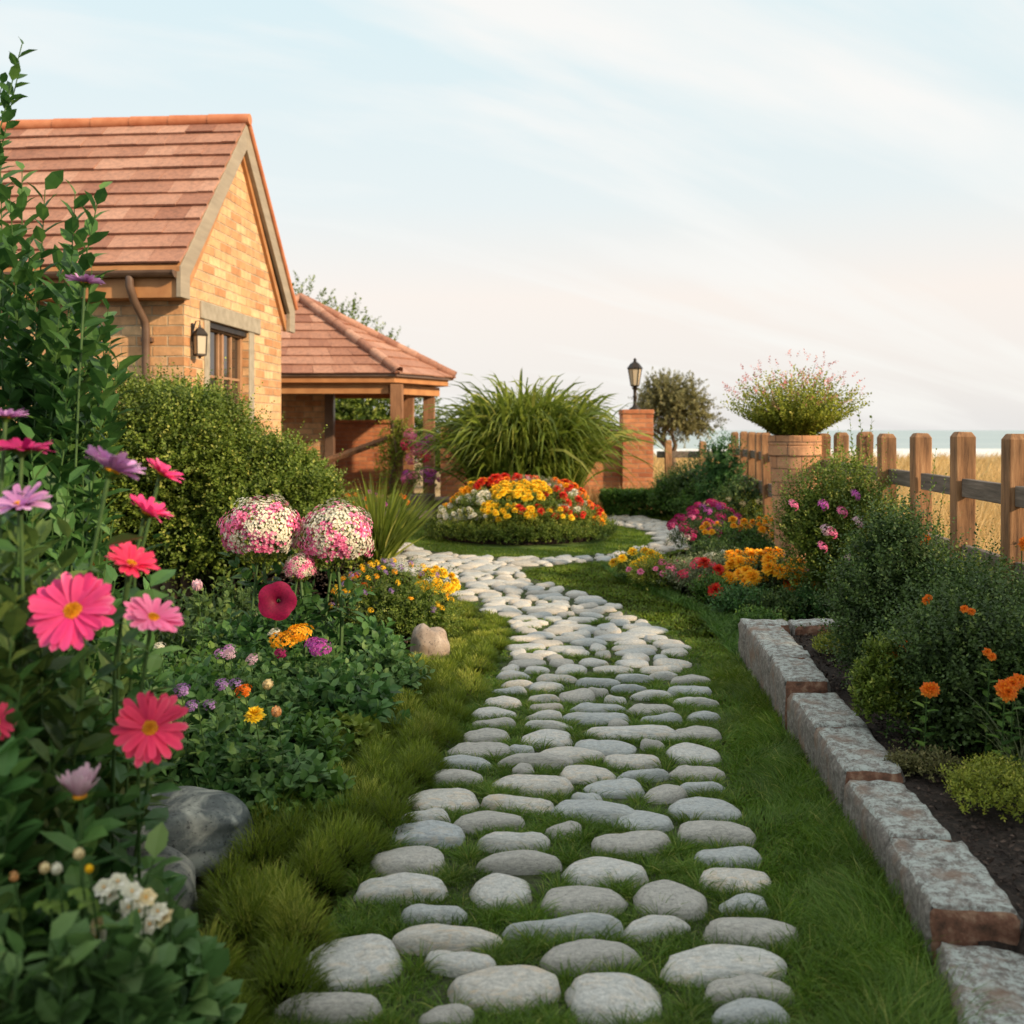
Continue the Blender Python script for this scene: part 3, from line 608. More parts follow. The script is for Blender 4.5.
for c in C:
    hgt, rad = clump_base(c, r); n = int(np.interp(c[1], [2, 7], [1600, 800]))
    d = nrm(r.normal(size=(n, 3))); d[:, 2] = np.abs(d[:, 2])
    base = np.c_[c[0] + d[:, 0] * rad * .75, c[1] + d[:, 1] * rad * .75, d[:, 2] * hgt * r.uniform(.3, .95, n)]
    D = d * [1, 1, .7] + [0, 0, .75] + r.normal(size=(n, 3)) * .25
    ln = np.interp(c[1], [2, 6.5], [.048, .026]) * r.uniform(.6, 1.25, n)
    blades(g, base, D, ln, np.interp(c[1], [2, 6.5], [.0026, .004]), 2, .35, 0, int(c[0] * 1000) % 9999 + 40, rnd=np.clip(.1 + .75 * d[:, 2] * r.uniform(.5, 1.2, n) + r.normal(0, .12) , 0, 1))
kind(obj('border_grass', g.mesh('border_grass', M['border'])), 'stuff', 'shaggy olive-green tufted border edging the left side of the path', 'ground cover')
# dry dune grass outside the fence
g = Geo(); r = rng(35); N = 75000
yy = 3 + (r.random(N) ** 1.5) * 36; xx = r.uniform(0, 1, N) * (.36 * yy + 3.5) + FX(yy) + .25
m = (yy > 15.6) & (r.random(N) < .5); xx[m] = r.uniform(-.02, .26, m.sum()) * yy[m] + 1.2
P = np.c_[xx, yy, np.zeros(N)]; okk = (xx > FX(yy) + .12) | (yy > 15.6); P = P[okk]; nn = npnoise(P[:, :2], .5, 2.)
blades(g, P, tilt(r, len(P), .16) + [.12, 0, 0], (.62 + .22 * nn) * r.uniform(.55, 1.15, len(P)), np.interp(P[:, 1], [3, 10, 40], [.005, .011, .045]), 3, .35, (0), 36)
m2 = r.random(len(P)) < .22; Q = P[m2] + r.normal(size=(m2.sum(), 3)) * [.1, .1, 0]
blades(g, Q, tilt(r, len(Q), .3), r.uniform(.15, .4, len(Q)), np.interp(Q[:, 1], [3, 10, 40], [.006, .012, .05]), 3, .4, 1, 37)
kind(obj('dune_grass', g.mesh('dune_grass', [M['straw'], M['leaf_olive']])), 'stuff', 'tall dry golden grass on the dunes behind the fence', 'dune grass')
# soil litter in the beds
def litter(name, poly, z, n, label, seed, sz=.014):
    r = rng(seed); g = Geo(); P = scatter(r, poly, n); zz = z(P) if callable(z) else np.full(len(P), z)
    D = r.normal(size=(len(P), 3)) * [1, 1, .35]; N_ = r.normal(size=(len(P), 3)) * .5 + [0, 0, 1]
    leaves(g, np.c_[P, zz + r.random(len(P)) * .012], D, N_, sz * r.uniform(.5, 1.8, len(P)), LEAF_S, 1.1, 0, None, seed)
    kind(obj(name, g.mesh(name, M['mulch'])), 'stuff', label, 'mulch')

# ------------------------------------------------------------------ retaining wall and raised bed
def rough_block(L, Wd, H, seed, endm=1, nx=30, ny=14, nz=10, amp=.009):
    """block standing on z=0: length along y, width along x; roughened, edges worn"""
    g = Geo()
    def face(fn, a, b, mat):
        u, v = np.meshgrid(np.linspace(0, 1, a), np.linspace(0, 1, b)); V = fn(u.ravel(), v.ravel())
        i = np.arange(b - 1)[:, None] * a; j = np.arange(a - 1)[None]
        out_ = []
        for p in V:
            q = Vector(p) * 14 + Vector((seed * 5.3, 0, 0)); n1 = mnoise.noise_vector(q); n2 = mnoise.noise_vector(q * 3.1)
            e = [min(p[k], s - p[k]) for k, s in ((0, Wd), (1, L), (2, H))]; ne = sum(1 for t in e if t < 1e-5)
            c = Vector((Wd / 2, L / 2, H / 2)); sh = .010 * (ne >= 2) + .008 * (ne >= 3)
            v = Vector(p) + n1 * amp + n2 * amp * .45
            v -= Vector([(1 if p[k] > c[k] else -1) * sh if e[k] < 1e-5 else 0 for k in range(3)])
            out_.append(v)
        g.add(out_, np.stack([i + j, i + j + 1, i + a + j + 1, i + a + j], -1).reshape(-1, 4), mat)
    o = lambda *a: np.stack(np.broadcast_arrays(*a), -1)
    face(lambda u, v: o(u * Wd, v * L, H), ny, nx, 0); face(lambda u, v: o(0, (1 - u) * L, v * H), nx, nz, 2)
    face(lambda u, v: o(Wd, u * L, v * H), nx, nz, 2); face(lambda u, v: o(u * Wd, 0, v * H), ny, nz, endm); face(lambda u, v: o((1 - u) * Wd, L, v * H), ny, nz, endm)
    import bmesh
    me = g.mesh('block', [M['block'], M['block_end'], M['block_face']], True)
    bm = bmesh.new(); bm.from_mesh(me); bmesh.ops.remove_doubles(bm, verts=bm.verts[:], dist=.0006); bm.to_mesh(me); bm.free()
    return me
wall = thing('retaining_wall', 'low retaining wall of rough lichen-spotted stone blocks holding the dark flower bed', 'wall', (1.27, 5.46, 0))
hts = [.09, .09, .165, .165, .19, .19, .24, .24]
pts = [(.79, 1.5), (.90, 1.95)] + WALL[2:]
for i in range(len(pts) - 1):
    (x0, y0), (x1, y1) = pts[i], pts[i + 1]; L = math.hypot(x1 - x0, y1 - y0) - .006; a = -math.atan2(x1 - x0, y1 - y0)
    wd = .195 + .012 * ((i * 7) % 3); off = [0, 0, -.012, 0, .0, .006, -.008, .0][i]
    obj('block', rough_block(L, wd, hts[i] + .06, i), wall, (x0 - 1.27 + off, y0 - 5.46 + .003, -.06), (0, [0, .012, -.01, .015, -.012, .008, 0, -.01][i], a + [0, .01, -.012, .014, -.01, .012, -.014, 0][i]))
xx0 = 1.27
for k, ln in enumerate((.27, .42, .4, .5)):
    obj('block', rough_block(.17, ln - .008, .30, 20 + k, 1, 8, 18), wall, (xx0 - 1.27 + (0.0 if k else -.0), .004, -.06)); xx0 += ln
fend = 1.27 + 1.59
bedpoly = [(px + .215, py) for px, py in pts] + [(fend, 5.5), (FX(1.5) - .05, 1.5)]
def bedz(P): return np.interp(P[:, 1], [1.5, 2.4, 2.9, 5.5], [.10, .135, .14, .175])
def bed_mesh():
    n = 40; V = []; g = Geo()
    ys = np.linspace(1.5, 5.5, n)
    xl = np.interp(ys, [p[1] for p in pts], [p[0] for p in pts]) + .10; xr = FX(ys) + .0
    for i in range(n):
        for j in range(30):
            t = j / 29; x = xl[i] + (xr[i] - xl[i]) * t; z = float(bedz(np.array([[x, ys[i]]]))[0]) + .012 * mnoise.noise(Vector((x * 7, ys[i] * 7, 0))) + .02 * t
            if ys[i] < 2.4 and t < .1: z = .05
            V.append((x, ys[i], z))
    i = np.arange(n - 1)[:, None] * 30; j = np.arange(29)[None]
    g.add(V, np.stack([i + j, i + j + 1, i + 31 + j, i + 30 + j], -1).reshape(-1, 4)); return g.mesh('raised_bed_soil', M['soil'], True)
kind(obj('raised_bed_soil', bed_mesh()), 'structure')
litter('mulch', bedpoly, lambda P: bedz(P) + .004, 26000, 'dark brown bark mulch covering the raised bed', 50)
litter('leaf_litter', [G(372, 562), G(455, 604), G(420, 632), G(372, 700), G(262, 810), G(120, 985), (-1.6, 2.0), (-3.4, 6), (-3.2, 9)], .004, 14000, 'dark soil crumbs and dead leaves under the left bed plants', 51, .02)

# ------------------------------------------------------------------ fences
def post_mesh(w, h, seed):
    g = Geo(); c = .016; a = w / 2
    prof = [(a, 0), (a, h - .028), (a - c, h)]
    V = []
    for s, z in prof: V += [(-s, -s, z), (s, -s, z), (s, s, z), (-s, s, z)]
    V = [(x + .004 * mnoise.noise(Vector((seed, z * 3, x * 9))), y + .004 * mnoise.noise(Vector((seed + 5, z * 3, y * 9))), z + (.006 * math.sin(seed * 3) * x / a if z > h - .06 else 0)) for x, y, z in V]
    F = []
    for k in range(2):
        for j in range(4): F.append([4 * k + j, 4 * k + (j + 1) % 4, 4 * k + 4 + (j + 1) % 4, 4 * k + 4 + j])
    F.append([8, 9, 10, 11]); g.add(V, np.array(F)); return g.mesh('post', M['fence'])
fa = -math.atan(.088)
fence = thing('fence', 'brown timber fence with thick square posts and two grey rails running toward the sea', 'fence', (FX(4.8), 4.8, 0), fa)
PM = [post_mesh(.105, 1.275, s) for s in range(5)]
r = rng(60)
for k in range(-3, 15):
    sp = .7; yl = k * sp
    if k == -3: continue
    bevelled(obj('post', PM[k % 5], fence, (0, yl, r.normal() * .006), (r.normal() * .013, r.normal() * .013, r.choice([0, 1, 2, 3]) * math.pi / 2), (1, 1, 1 + r.normal() * .004)), .006)
for zc, hh in ((.985, .10), (.60, .15)):
    for k in range(-2, 14):
        y0 = k * .7 + .0535; y1 = (k + 1) * .7 - .0535
        g = Geo(); box(g, (-.022, y0, zc - hh / 2), (.022, y1, zc + hh / 2)); bevelled(obj('rail', g.mesh('rail', M['rail']), fence, (0, 0, 0), (0, 0, 0)), .005)
f2 = thing('fence', 'low weathered rail fence crossing the back of the garden beside the brick pillar', 'fence', (2.35, 15.05, 0))
for k, x in enumerate((-.0, .52, .95)):
    bevelled(obj('post', post_mesh(.1, 1.15 - .02 * k, 9 + k), f2, (x, 0, 0)), .006)
for zc, hh in ((.93, .10), (.5, .1)):
    g = Geo(); box(g, (-.16, .054, zc - hh / 2), (1.0, .09, zc + hh / 2)); bevelled(obj('rail', g.mesh('rail', M['rail']), f2), .004)

# ------------------------------------------------------------------ brick pillar, garden wall, lamp
pil = thing('brick_pillar', 'square red brick pillar carrying the garden lamp', 'pillar', (2.085, 16.8, 0))
boxes('shaft', [((-.255, -.255, -.1), (.255, .255, 1.56))], M['brick_red'], pil, .008)
boxes('cap', [((-.268, -.268, 1.562), (.268, .268, 1.64))], M['brick_red'], pil, .012)
boxes('plinth', [((-.30, -.30, -.1), (.30, .30, .16))], M['brick_red'], pil, .012)
gw = thing('garden_wall', 'low red brick garden wall joining the pillar behind the tall grass', 'wall', (1.8, 16.85, 0))
boxes('wall', [((-3.0, -.11, -.1), (.025, .11, 1.30))], M['brick_red'], gw, .006); boxes('coping', [((-3.0, -.14, 1.302), (.022, .14, 1.36))], M['brick_red'], gw, .008)
def lantern(par, s, c=(0, 0, 0)):
    """six-sided lantern: hip roof, glass, ribs, foot; s = total height"""
    n = 6; X = lambda k, rr: (rr * math.cos(k * math.pi / 3 + .3), rr * math.sin(k * math.pi / 3 + .3))
    g = Geo(); lathe(g, [(.02 * s, .18 * s), (.115 * s, .24 * s), (.12 * s, .26 * s)], 6, 0, c)
    lathe(g, [(.205 * s, .70 * s), (.215 * s, .72 * s), (.13 * s, .84 * s), (.05 * s, .90 * s), (.035 * s, .93 * s), (.05 * s, .95 * s), (.012 * s, 1.0 * s)], 6, 0, c)
    obj('roof', g.mesh('roof', M['iron']), par)
    g = Geo()
    for k in range(6):
        a, b = k * math.pi / 3, 0
        tube(g, [(c[0] + .11 * s * math.cos(a), c[1] + .11 * s * math.sin(a), c[2] + .25 * s), (c[0] + .185 * s * math.cos(a), c[1] + .185 * s * math.sin(a), c[2] + .71 * s)], .011 * s, 4)
    obj('frame', g.mesh('frame', M['iron']), par)
    g = Geo(); lathe(g, [(.10 * s, .26 * s), (.172 * s, .70 * s)], 6, 0, c); obj('glass', g.mesh('glass', M['lampglass']), par)
lamp = thing('garden_lamp', 'black lantern on a short post on top of the brick pillar', 'lamp', (2.085 - .02, 16.8, 1.64))
g = Geo(); lathe(g, [(.10, 0), (.10, .02), (.05, .05), (.028, .09), (.028, .2), (.045, .22), (.028, .24), (.028, .33), (.06, .37)], 14); obj('post', g.mesh('post', M['iron'], True), lamp)
lantern(lamp, .62, (0, 0, .25))

# ------------------------------------------------------------------ roofs
def tiled_slope(g, A, B, C, D, rows, tw, seed, lift=.035, thick=.022):
    """A-B eave, D-C top edge; every tile its own slightly tipped slab"""
    A, B, C, D = map(Vector, (A, B, C, D)); N = (B - A).cross(D - A).normalized(); r = rng(seed)
    if N.z < 0: N = -N
    width = (B - A).length
    for i in range(rows):
        t0, t1 = i / rows, (i + 1.12) / rows
        l0, r0 = A.lerp(D, t0), B.lerp(C, t0); l1, r1 = A.lerp(D, min(t1, 1)), B.lerp(C, min(t1, 1))
        n = max(1, int(round((r0 - l0).length / tw))); sh = .5 * (i % 2) / n
        us = [0] + [min(1, max(0, (j + 1) / n - sh)) for j in range(n)] + ([1] if sh else [])
        for j in range(len(us) - 1):
            u0, u1 = us[j], us[j + 1]
            if u1 - u0 < 1e-4: continue
            e = .0015 / max(width, .1); z0 = lift + r.normal() * .0035; z1 = .004; dn = (A - D).normalized() * (r.random() * .008)
            a, b, c, d = l0.lerp(r0, u0 + e) + N * z0 + dn, l0.lerp(r0, u1 - e) + N * z0 + dn, l1.lerp(r1, u1 - e) + N * z1, l1.lerp(r1, u0 + e) + N * z1
            a2, b2 = a - N * thick, b - N * thick; c2, d2 = c - N * thick, d - N * thick
            g.add([a, b, c, d, a2, b2, c2, d2], np.array([[0, 1, 2, 3], [4, 5, 1, 0], [5, 6, 2, 1], [7, 4, 0, 3], [4, 7, 6, 5]]), 0, np.clip(r.normal(.5, .25), 0, 1))
def cap_row(g, A, B, rad, n, seed=0, mat=0):
    A, B = Vector(A), Vector(B); r = rng(seed)
    for i in range(n):
        p, q = A.lerp(B, i / n), A.lerp(B, (i + 1.04) / n)
        tube(g, [p, q], [rad * 1.08, rad * .97], 10, mat, r.random())

# ------------------------------------------------------------------ the brick cottage
CW = 2.85
cot = thing('brick_cottage', 'buff brick cottage with steep orange tiled roof, gable window and wall lantern', 'house', (-3.05, 9.3, 0), -R(5.0))
EZ, RZ, OV = 2.80, 4.60, .065
LEN = 5.0
gz = lambda y: 2.58 + (RZ - .17 - 2.50) * (1 - abs(y - CW / 2) / (CW / 2))
g = Geo(); w0, w1, wb, wt = .60, 1.72, .95, 2.38
mid = CW / 2
for poly in ([(0, -.1), (w0, -.1), (w0, gz(w0)), (0, gz(0))], [(w1, -.1), (CW, -.1), (CW, gz(CW)), (w1, gz(w1))], [(w0, -.1), (w1, -.1), (w1, wb), (w0, wb)], [(w0, wt), (w1, wt), (w1, gz(w1)), (mid, gz(mid)), (w0, gz(w0))]):
    prism(g, poly, 'x', -.25, 0)
box(g, (-LEN, 0, -.1), (-.25, .25, 2.6)); box(g, (-LEN, CW - .25, -.1), (-.25, CW, 2.6)); box(g, (-LEN - .2, 0, -.1), (-LEN, CW, 2.6))
obj('wall', g.mesh('wall', M['brick']), cot)
eo = .27; yE, yM = -eo, mid; slope = (RZ - EZ) / (mid + eo)
g = Geo(); x0, x1 = -LEN - .1, OV + .02
tiled_slope(g, (x0, yE, EZ), (x1, yE, EZ), (x1, mid, RZ), (x0, mid, RZ), 11, .30, 3)
tiled_slope(g, (x1, CW + eo, EZ), (x0, CW + eo, EZ), (x0, mid, RZ), (x1, mid, RZ), 11, .30, 4)
roof = obj('roof', g.mesh('roof', M['tile']), cot)
g = Geo(); cap_row(g, (x0, mid, RZ + .025), (x1 + .02, mid, RZ + .025), .062, 12); obj('ridge', g.mesh('ridge', M['ridge'], True), roof)
g = Geo()
tube(g, [(x1 + .012, CW + eo + .02, EZ - .0), (x1 + .012, mid, RZ + .02)], .028, 8); obj('verge', g.mesh('verge', M['ridge'], True), roof)
# deck under the tiles, closed soffit, bargeboards
g = Geo(); dk = .05
for sgn, ye in ((1, yE), (-1, CW + eo)):
    prism(g, [(ye, EZ - .018), (mid, RZ - .018), (mid, RZ - .018 - dk), (ye, EZ - .018 - dk)] if sgn > 0 else [(ye, EZ - .018 - dk), (mid, RZ - .018 - dk), (mid, RZ - .018), (ye, EZ - .018)], 'x', x0, x1 - .012)
obj('soffit', g.mesh('soffit', M['soffit']), cot)
def rake(name, y_e, sgn):
    d = .22; zt = EZ - .02
    poly = [(y_e, zt), (mid, RZ - .02), (mid, RZ - .02 - d * 1.25), (y_e + sgn * .20, zt + .20 * slope - d * 1.25), (y_e + sgn * .20, zt - .28), (y_e, zt - .28)]
    if sgn < 0: poly = poly[::-1]
    g = Geo(); prism(g, poly, 'x', x1 - .045, x1 + .004); return bevelled(obj(name, g.mesh(name, M['barge']), cot), .006)
rake('bargeboard', yE, 1); rake('bargeboard', CW + eo, -1)
# lower raking soffit board just inside the bargeboards
g = Geo()
for sgn, ye in ((1, yE), (-1, CW + eo)):
    a = [(ye + sgn * .2, EZ - .30), (ye + sgn * .2, EZ - .30 + .13), (mid, RZ - .27), (mid, RZ - .36)]
    prism(g, a if sgn < 0 else a[::-1], 'x', .004, x1 - .047)
obj('soffit', g.mesh('rake_soffit', M['soffit']), cot)
boxes('fascia', [((x0, yE + .03, EZ - .30), (x1 - .05, yE + .055, EZ - .07))], M['soffit'], cot, .004)
boxes('eave_soffit', [((x0, yE + .056, EZ - .30), (x1 - .05, -.002, EZ - .275))], M['soffit'], cot, .003)
g = Geo()
th = np.linspace(math.pi, 2 * math.pi, 9); gr = .058
for (xa, xb) in ((x0, x1 - .05),):
    prof = [(yE - .03 + gr * math.cos(t), EZ - .065 + gr * math.sin(t)) for t in th] + [(yE - .03 + (gr - .008) * math.cos(t), EZ - .065 + (gr - .008) * math.sin(t)) for t in th[::-1]]
    prism(g, prof, 'x', xa, xb); prism(g, [(yE - .03 + (gr + .006) * math.cos(t), EZ - .065 + (gr + .006) * math.sin(t)) for t in np.linspace(math.pi, 2 * math.pi, 9)], 'x', xb, xb + .012)
gut = obj('gutter', g.mesh('gutter', M['gutter']), cot)
g = Geo(); tube(g, [(-.38, yE - .03, EZ - .11), (-.38, yE - .03, EZ - .2), (-.365, yE + .03, EZ - .33), (-.345, -.09, EZ - .48), (-.34, -.06, EZ - .56), (-.34, -.06, 0)], .038, 10)
dp = obj('downpipe', g.mesh('downpipe', M['gutter'], True), cot)
boxes('bracket', [((-.392, -.055, 2.12), (-.288, -.001, 2.16)), ((-.392, -.055, 1.2), (-.288, -.001, 1.24))], M['gutter'], dp, 0)
boxes('lintel', [((-.10, .36, 2.382), (.022, 2.06, 2.552))], M['limestone'], cot, .008)
boxes('jamb', [((-.10, .47, .95), (.012, .598, 2.379))], M['limestone'], cot, .006); boxes('jamb', [((-.10, 1.722, .95), (.012, 1.88, 2.379))], M['limestone'], cot, .006)
win = boxes('window', [((-.13, w0 + .001, wb), (-.07, w0 + .06, wt - .001)), ((-.13, w1 - .06, wb), (-.07, w1 - .001, wt - .001)), ((-.13, w0 + .061, wt - .075), (-.07, w1 - .061, wt - .001)), ((-.13, w0 + .061, wb), (-.07, w1 - .061, wb + .07)),
                       ((-.125, mid - .40 + .02, wb + .071), (-.08, mid - .40 + .05, wt - .076)), ((-.128, (w0 + w1) / 2 - .025, wb + .071), (-.074, (w0 + w1) / 2 + .025, wt - .076)), ((-.125, w1 - .32, wb + .071), (-.08, w1 - .29, wt - .076)),
                       ], M['frame'], cot, .005)
boxes('glazing_bar', [((-.124, w0 + .062, 1.83), (-.082, w1 - .062, 1.858)), ((-.124, w0 + .062, 1.40), (-.082, w1 - .062, 1.428))], M['frame'], win, .003)
boxes('pane', [((-.112, w0 + .03, wb + .03), (-.104, w1 - .03, wt - .03))], M['pane'], win, 0)
boxes('head', [((-.069, w0 + .002, wt - .06), (-.02, w1 - .002, wt - .002))], M['iron'], win, .003)
boxes('sill', [((-.12, w0 - .1, wb - .09), (.05, w1 + .1, wb - .002))], M['limestone'], win, .008)
wlz = 1.96
lp = Matrix.Rotation(-R(5), 4, 'Z') @ Vector((.082, .17, .47)) + Vector((-3.05, 9.3, 0))
wla = thing('wall_lantern', 'small black carriage lantern on the cottage wall left of the window', 'lamp', (lp.x, lp.y, .47), -R(5), None, .78)
def carriage(par):
    g = Geo(); boxes('backplate', [((-.098, -.03, 2.14), (-.082, .03, 2.36))], M['iron'], par, .004)
    a = .068
    tube(g, [(-.085, 0, 2.27), (-.05, 0, 2.385), (0, 0, 2.39), (.0, 0, 2.33)], .008, 6); obj('hook', g.mesh('hook', M['iron']), par)
    g = Geo(); lathe(g, [(a * 1.45, 2.205), (a * 1.5, 2.222), (a * .8, 2.285), (.02, 2.31), (.016, 2.34)], 4); obj('roof', g.mesh('roof', M['iron']), par, (0, 0, 0), (0, 0, R(0)))
    g = Geo()
    for k in range(4):
        c, s = math.cos(k * math.pi / 2), math.sin(k * math.pi / 2); tube(g, [(c * a * 1.15, s * a * 1.15, 1.975), (c * a * 1.3, s * a * 1.3, 2.21)], .007, 5)
    lathe(g, [(.012, 1.93), (.02, 1.95), (a * 1.25, 1.965), (a * 1.25, 1.985), (.01, 1.986)], 4); obj('frame', g.mesh('frame', M['iron']), par)
    g = Geo(); lathe(g, [(a * 1.05, 1.988), (a * 1.2, 2.204)], 4); obj('glass', g.mesh('glass', M['lampglass']), par)
carriage(wla)

# ------------------------------------------------------------------ garden pavilion
PV = [(-5.39, 15.5), (-1.75, 15.5), (-.96, 16.87), (-1.75, 18.24), (-5.39, 18.24), (-6.2, 16.87)]
pav = thing('pavilion', 'open brick and timber garden pavilion with a low hipped tile roof', 'pavilion', (-3.57, 16.87, 0))
L = [(x + 3.57, y - 16.87) for x, y in PV]; ez, az = 2.17, 3.50
g = Geo()
for k in range(6):
    a, b = L[k], L[(k + 1) % 6]; tiled_slope(g, (*a, ez), (*b, ez), (.02, 0, az), (-.02, 0, az), 9, .34, 10 + k, .03)
rf = obj('roof', g.mesh('roof', M['tile']), pav)
g = Geo()
for k in range(6): cap_row(g, (*L[k], ez + .04), (0, 0, az + .04), .075, 8, k)
obj('hip_tiles', g.mesh('hip_tiles', M['tile'], True), rf)
g = Geo()
for k in range(6):
    a, b = Vector((*L[k], 0)), Vector((*L[(k + 1) % 6], 0)); n = ((a + b) / 2).normalized()
    a2, b2 = a * .985, b * .985
    for (z0, z1, s) in ((ez - .035, ez + .0, .985), (ez - .13, ez - .036, .955), (ez - .30, ez - .16, .90)):
        p, q, p2, q2 = a * s, b * s, a * (s - .03), b * (s - .03)
        g.add([(p.x, p.y, z0), (q.x, q.y, z0), (q.x, q.y, z1), (p.x, p.y, z1), (p2.x, p2.y, z0), (q2.x, q2.y, z0), (q2.x, q2.y, z1), (p2.x, p2.y, z1)], np.array([[0, 1, 2, 3], [5, 4, 7, 6], [0, 4, 5, 1], [3, 2, 6, 7]]), 1 if z1 == ez else 0)
obj('fascia', g.mesh('fascia', [M['soffit'], M['gutter']]), pav)
g = Geo(); g.add([(*(np.array(p) * .98), ez - .131) for p in L], np.array([[5, 4, 3, 2, 1, 0]])); obj('ceiling', g.mesh('ceiling', M['soffit']), pav)
for (x, y) in ((1.77, -1.24), (2.17, .02), (-1.9, 1.15), (1.70, 1.22), (-1.95, -1.24)):
    boxes('post', [((x - .095, y - .095, .06), (x + .095, y + .095, ez - .155))], M['timber'], pav, .008)
boxes('floor', [((-2.6, -1.45, -.05), (1.9, 1.45, .055))], M['slab'], pav, .01)
boxes('back_wall', [((-1.8, 1.07, .056), (1.6, 1.25, 1.42))], M['brick_red'], pav, .006); boxes('coping', [((-1.8, 1.03, 1.422), (1.6, 1.29, 1.48))], M['brick_red'], pav, .008)
boxes('side_wall', [((-2.2, .1, .056), (.40, .28, 2.0))], M['brick'], pav, .006, label='taller orange brick wall inside the pavilion')
boxes('dark_post', [((.402, .04, .056), (.55, .22, 2.0))], M['gutter'], pav, .006)
g = Geo(); tube(g, [(-.45, -.9, .42), (1.66, -1.05, 1.18)], .06, 6); obj('handrail', g.mesh('handrail', M['timber']), pav)  # timber bar slanting up to the right across the pavilion opening
boxes('step', [((1.6, -2.2, -.05), (2.4, -1.46, .10)), ((1.9, -1.44, -.05), (2.6, -.6, .22))], M['slab'], pav, .01)

# ------------------------------------------------------------------ brick planter
pot = thing('brick_planter', 'tall round tapering brick planter beside the fence', 'planter', (2.56, 9.05, 0))
g = Geo(); lathe(g, [(.165, 0), (.18, .3), (.205, .8), (.222, 1.06)], 40); obj('body', g.mesh('body', M['brick_pot'], True), pot)
g = Geo(); lathe(g, [(.222, 1.062), (.234, 1.07), (.236, 1.15), (.228, 1.155), (.228, 1.165), (.236, 1.17), (.236, 1.245), (.226, 1.252), (.20, 1.252), (.196, 1.18), (.01, 1.17)], 40); obj('rim', g.mesh('rim', M['brick_pot']), pot)
# ------------------------------------------------------------------ flower heads (meshes shared by copies)
_bl = {}
def bloom(kind_, colr, v=0):
    key = (kind_, colr, v)
    if key in _bl: return _bl[key]
    r = rng(abs(hash(kind_)) % 1000 * 0 + len(kind_) * 31 + v); g = Geo(); mats = [M[colr], M['disc']]
    if kind_ == 'pompom':
        for lay, (n, el, ln, z) in enumerate(((15, 5, .5, 0), (14, 25, .46, .06), (12, 45, .38, .13), (9, 62, .30, .18), (6, 80, .22, .2))):
            a = np.arange(n) / n * 6.283 + lay * .3 + r.normal(size=n) * .08; e = np.radians(el + r.normal(size=n) * 6)
            D = np.stack([np.cos(a) * np.cos(e), np.sin(a) * np.cos(e), np.sin(e)], -1); N = np.stack([-np.cos(a) * np.sin(e), -np.sin(a) * np.sin(e), np.cos(e)], -1)
            leaves(g, np.stack([.03 * np.cos(a), .03 * np.sin(a), a * 0 + z], -1), D, N, ln * r.uniform(.85, 1.1, n), LEAF_O, 1.25, 0, None, lay)
    elif kind_ == 'daisy':
        n = 16; a = np.arange(n) / n * 6.283 + r.normal(size=n) * .06; e = np.radians(14 + r.normal(size=n) * 7)
        D = np.stack([np.cos(a) * np.cos(e), np.sin(a) * np.cos(e), np.sin(e)], -1); N = np.tile([0, 0, 1.0], (n, 1))
        leaves(g, D * .06, D, N, .46 * r.uniform(.9, 1.1, n), LEAF_O, .85, 0)
        lathe(g, [(.13, .03), (.12, .08), (.06, .12), (.005, .13)], 10, 1)
    elif kind_ == 'cluster':
        n = 46; d = nrm(r.normal(size=(n, 3))); d[:, 2] = np.abs(d[:, 2]) * .9
        for k in range(4):
            a = k * 1.571; t = nrm(np.cross(d, r.normal(size=(1, 3)))); b = np.cross(d, t)
            leaves(g, d * [.42, .42, .3], t * math.cos(a) + b * math.sin(a) + d * .25, d, .12, LEAF_S, 1.5, 0, r.random(n), 3)
    elif kind_ == 'bud':
        lathe(g, [(.02, 0), (.2, .08), (.27, .25), (.24, .42), (.12, .54), (.01, .57)], 12, 0); n = 7; a = np.arange(n) * .9
        D = np.stack([np.cos(a) * .35, np.sin(a) * .35, a * 0 + 1], -1); leaves(g, np.stack([np.cos(a) * .12, np.sin(a) * .12, a * 0], -1), D, np.stack([np.cos(a), np.sin(a), a * 0], -1), .62, LEAF_O, 1.3, 0)
    elif kind_ == 'open':
        for lay, (n, el, ln) in enumerate(((6, 12, .5), (5, 38, .4), (4, 62, .28))):
            a = np.arange(n) / n * 6.283 + lay * .5; e = np.radians(el + r.normal(size=n) * 5)
            D = np.stack([np.cos(a) * np.cos(e), np.sin(a) * np.cos(e), np.sin(e)], -1); N = np.stack([-np.cos(a) * np.sin(e), -np.sin(a) * np.sin(e), np.cos(e)], -1)
            leaves(g, D * .02, D, N, ln, LEAF_O, 1.9, 0, None, lay)
        lathe(g, [(.07, .05), (.05, .12), (.005, .14)], 8, 1)
    me = g.mesh('blossom', mats, kind_ == 'bud'); _bl[key] = me; return me

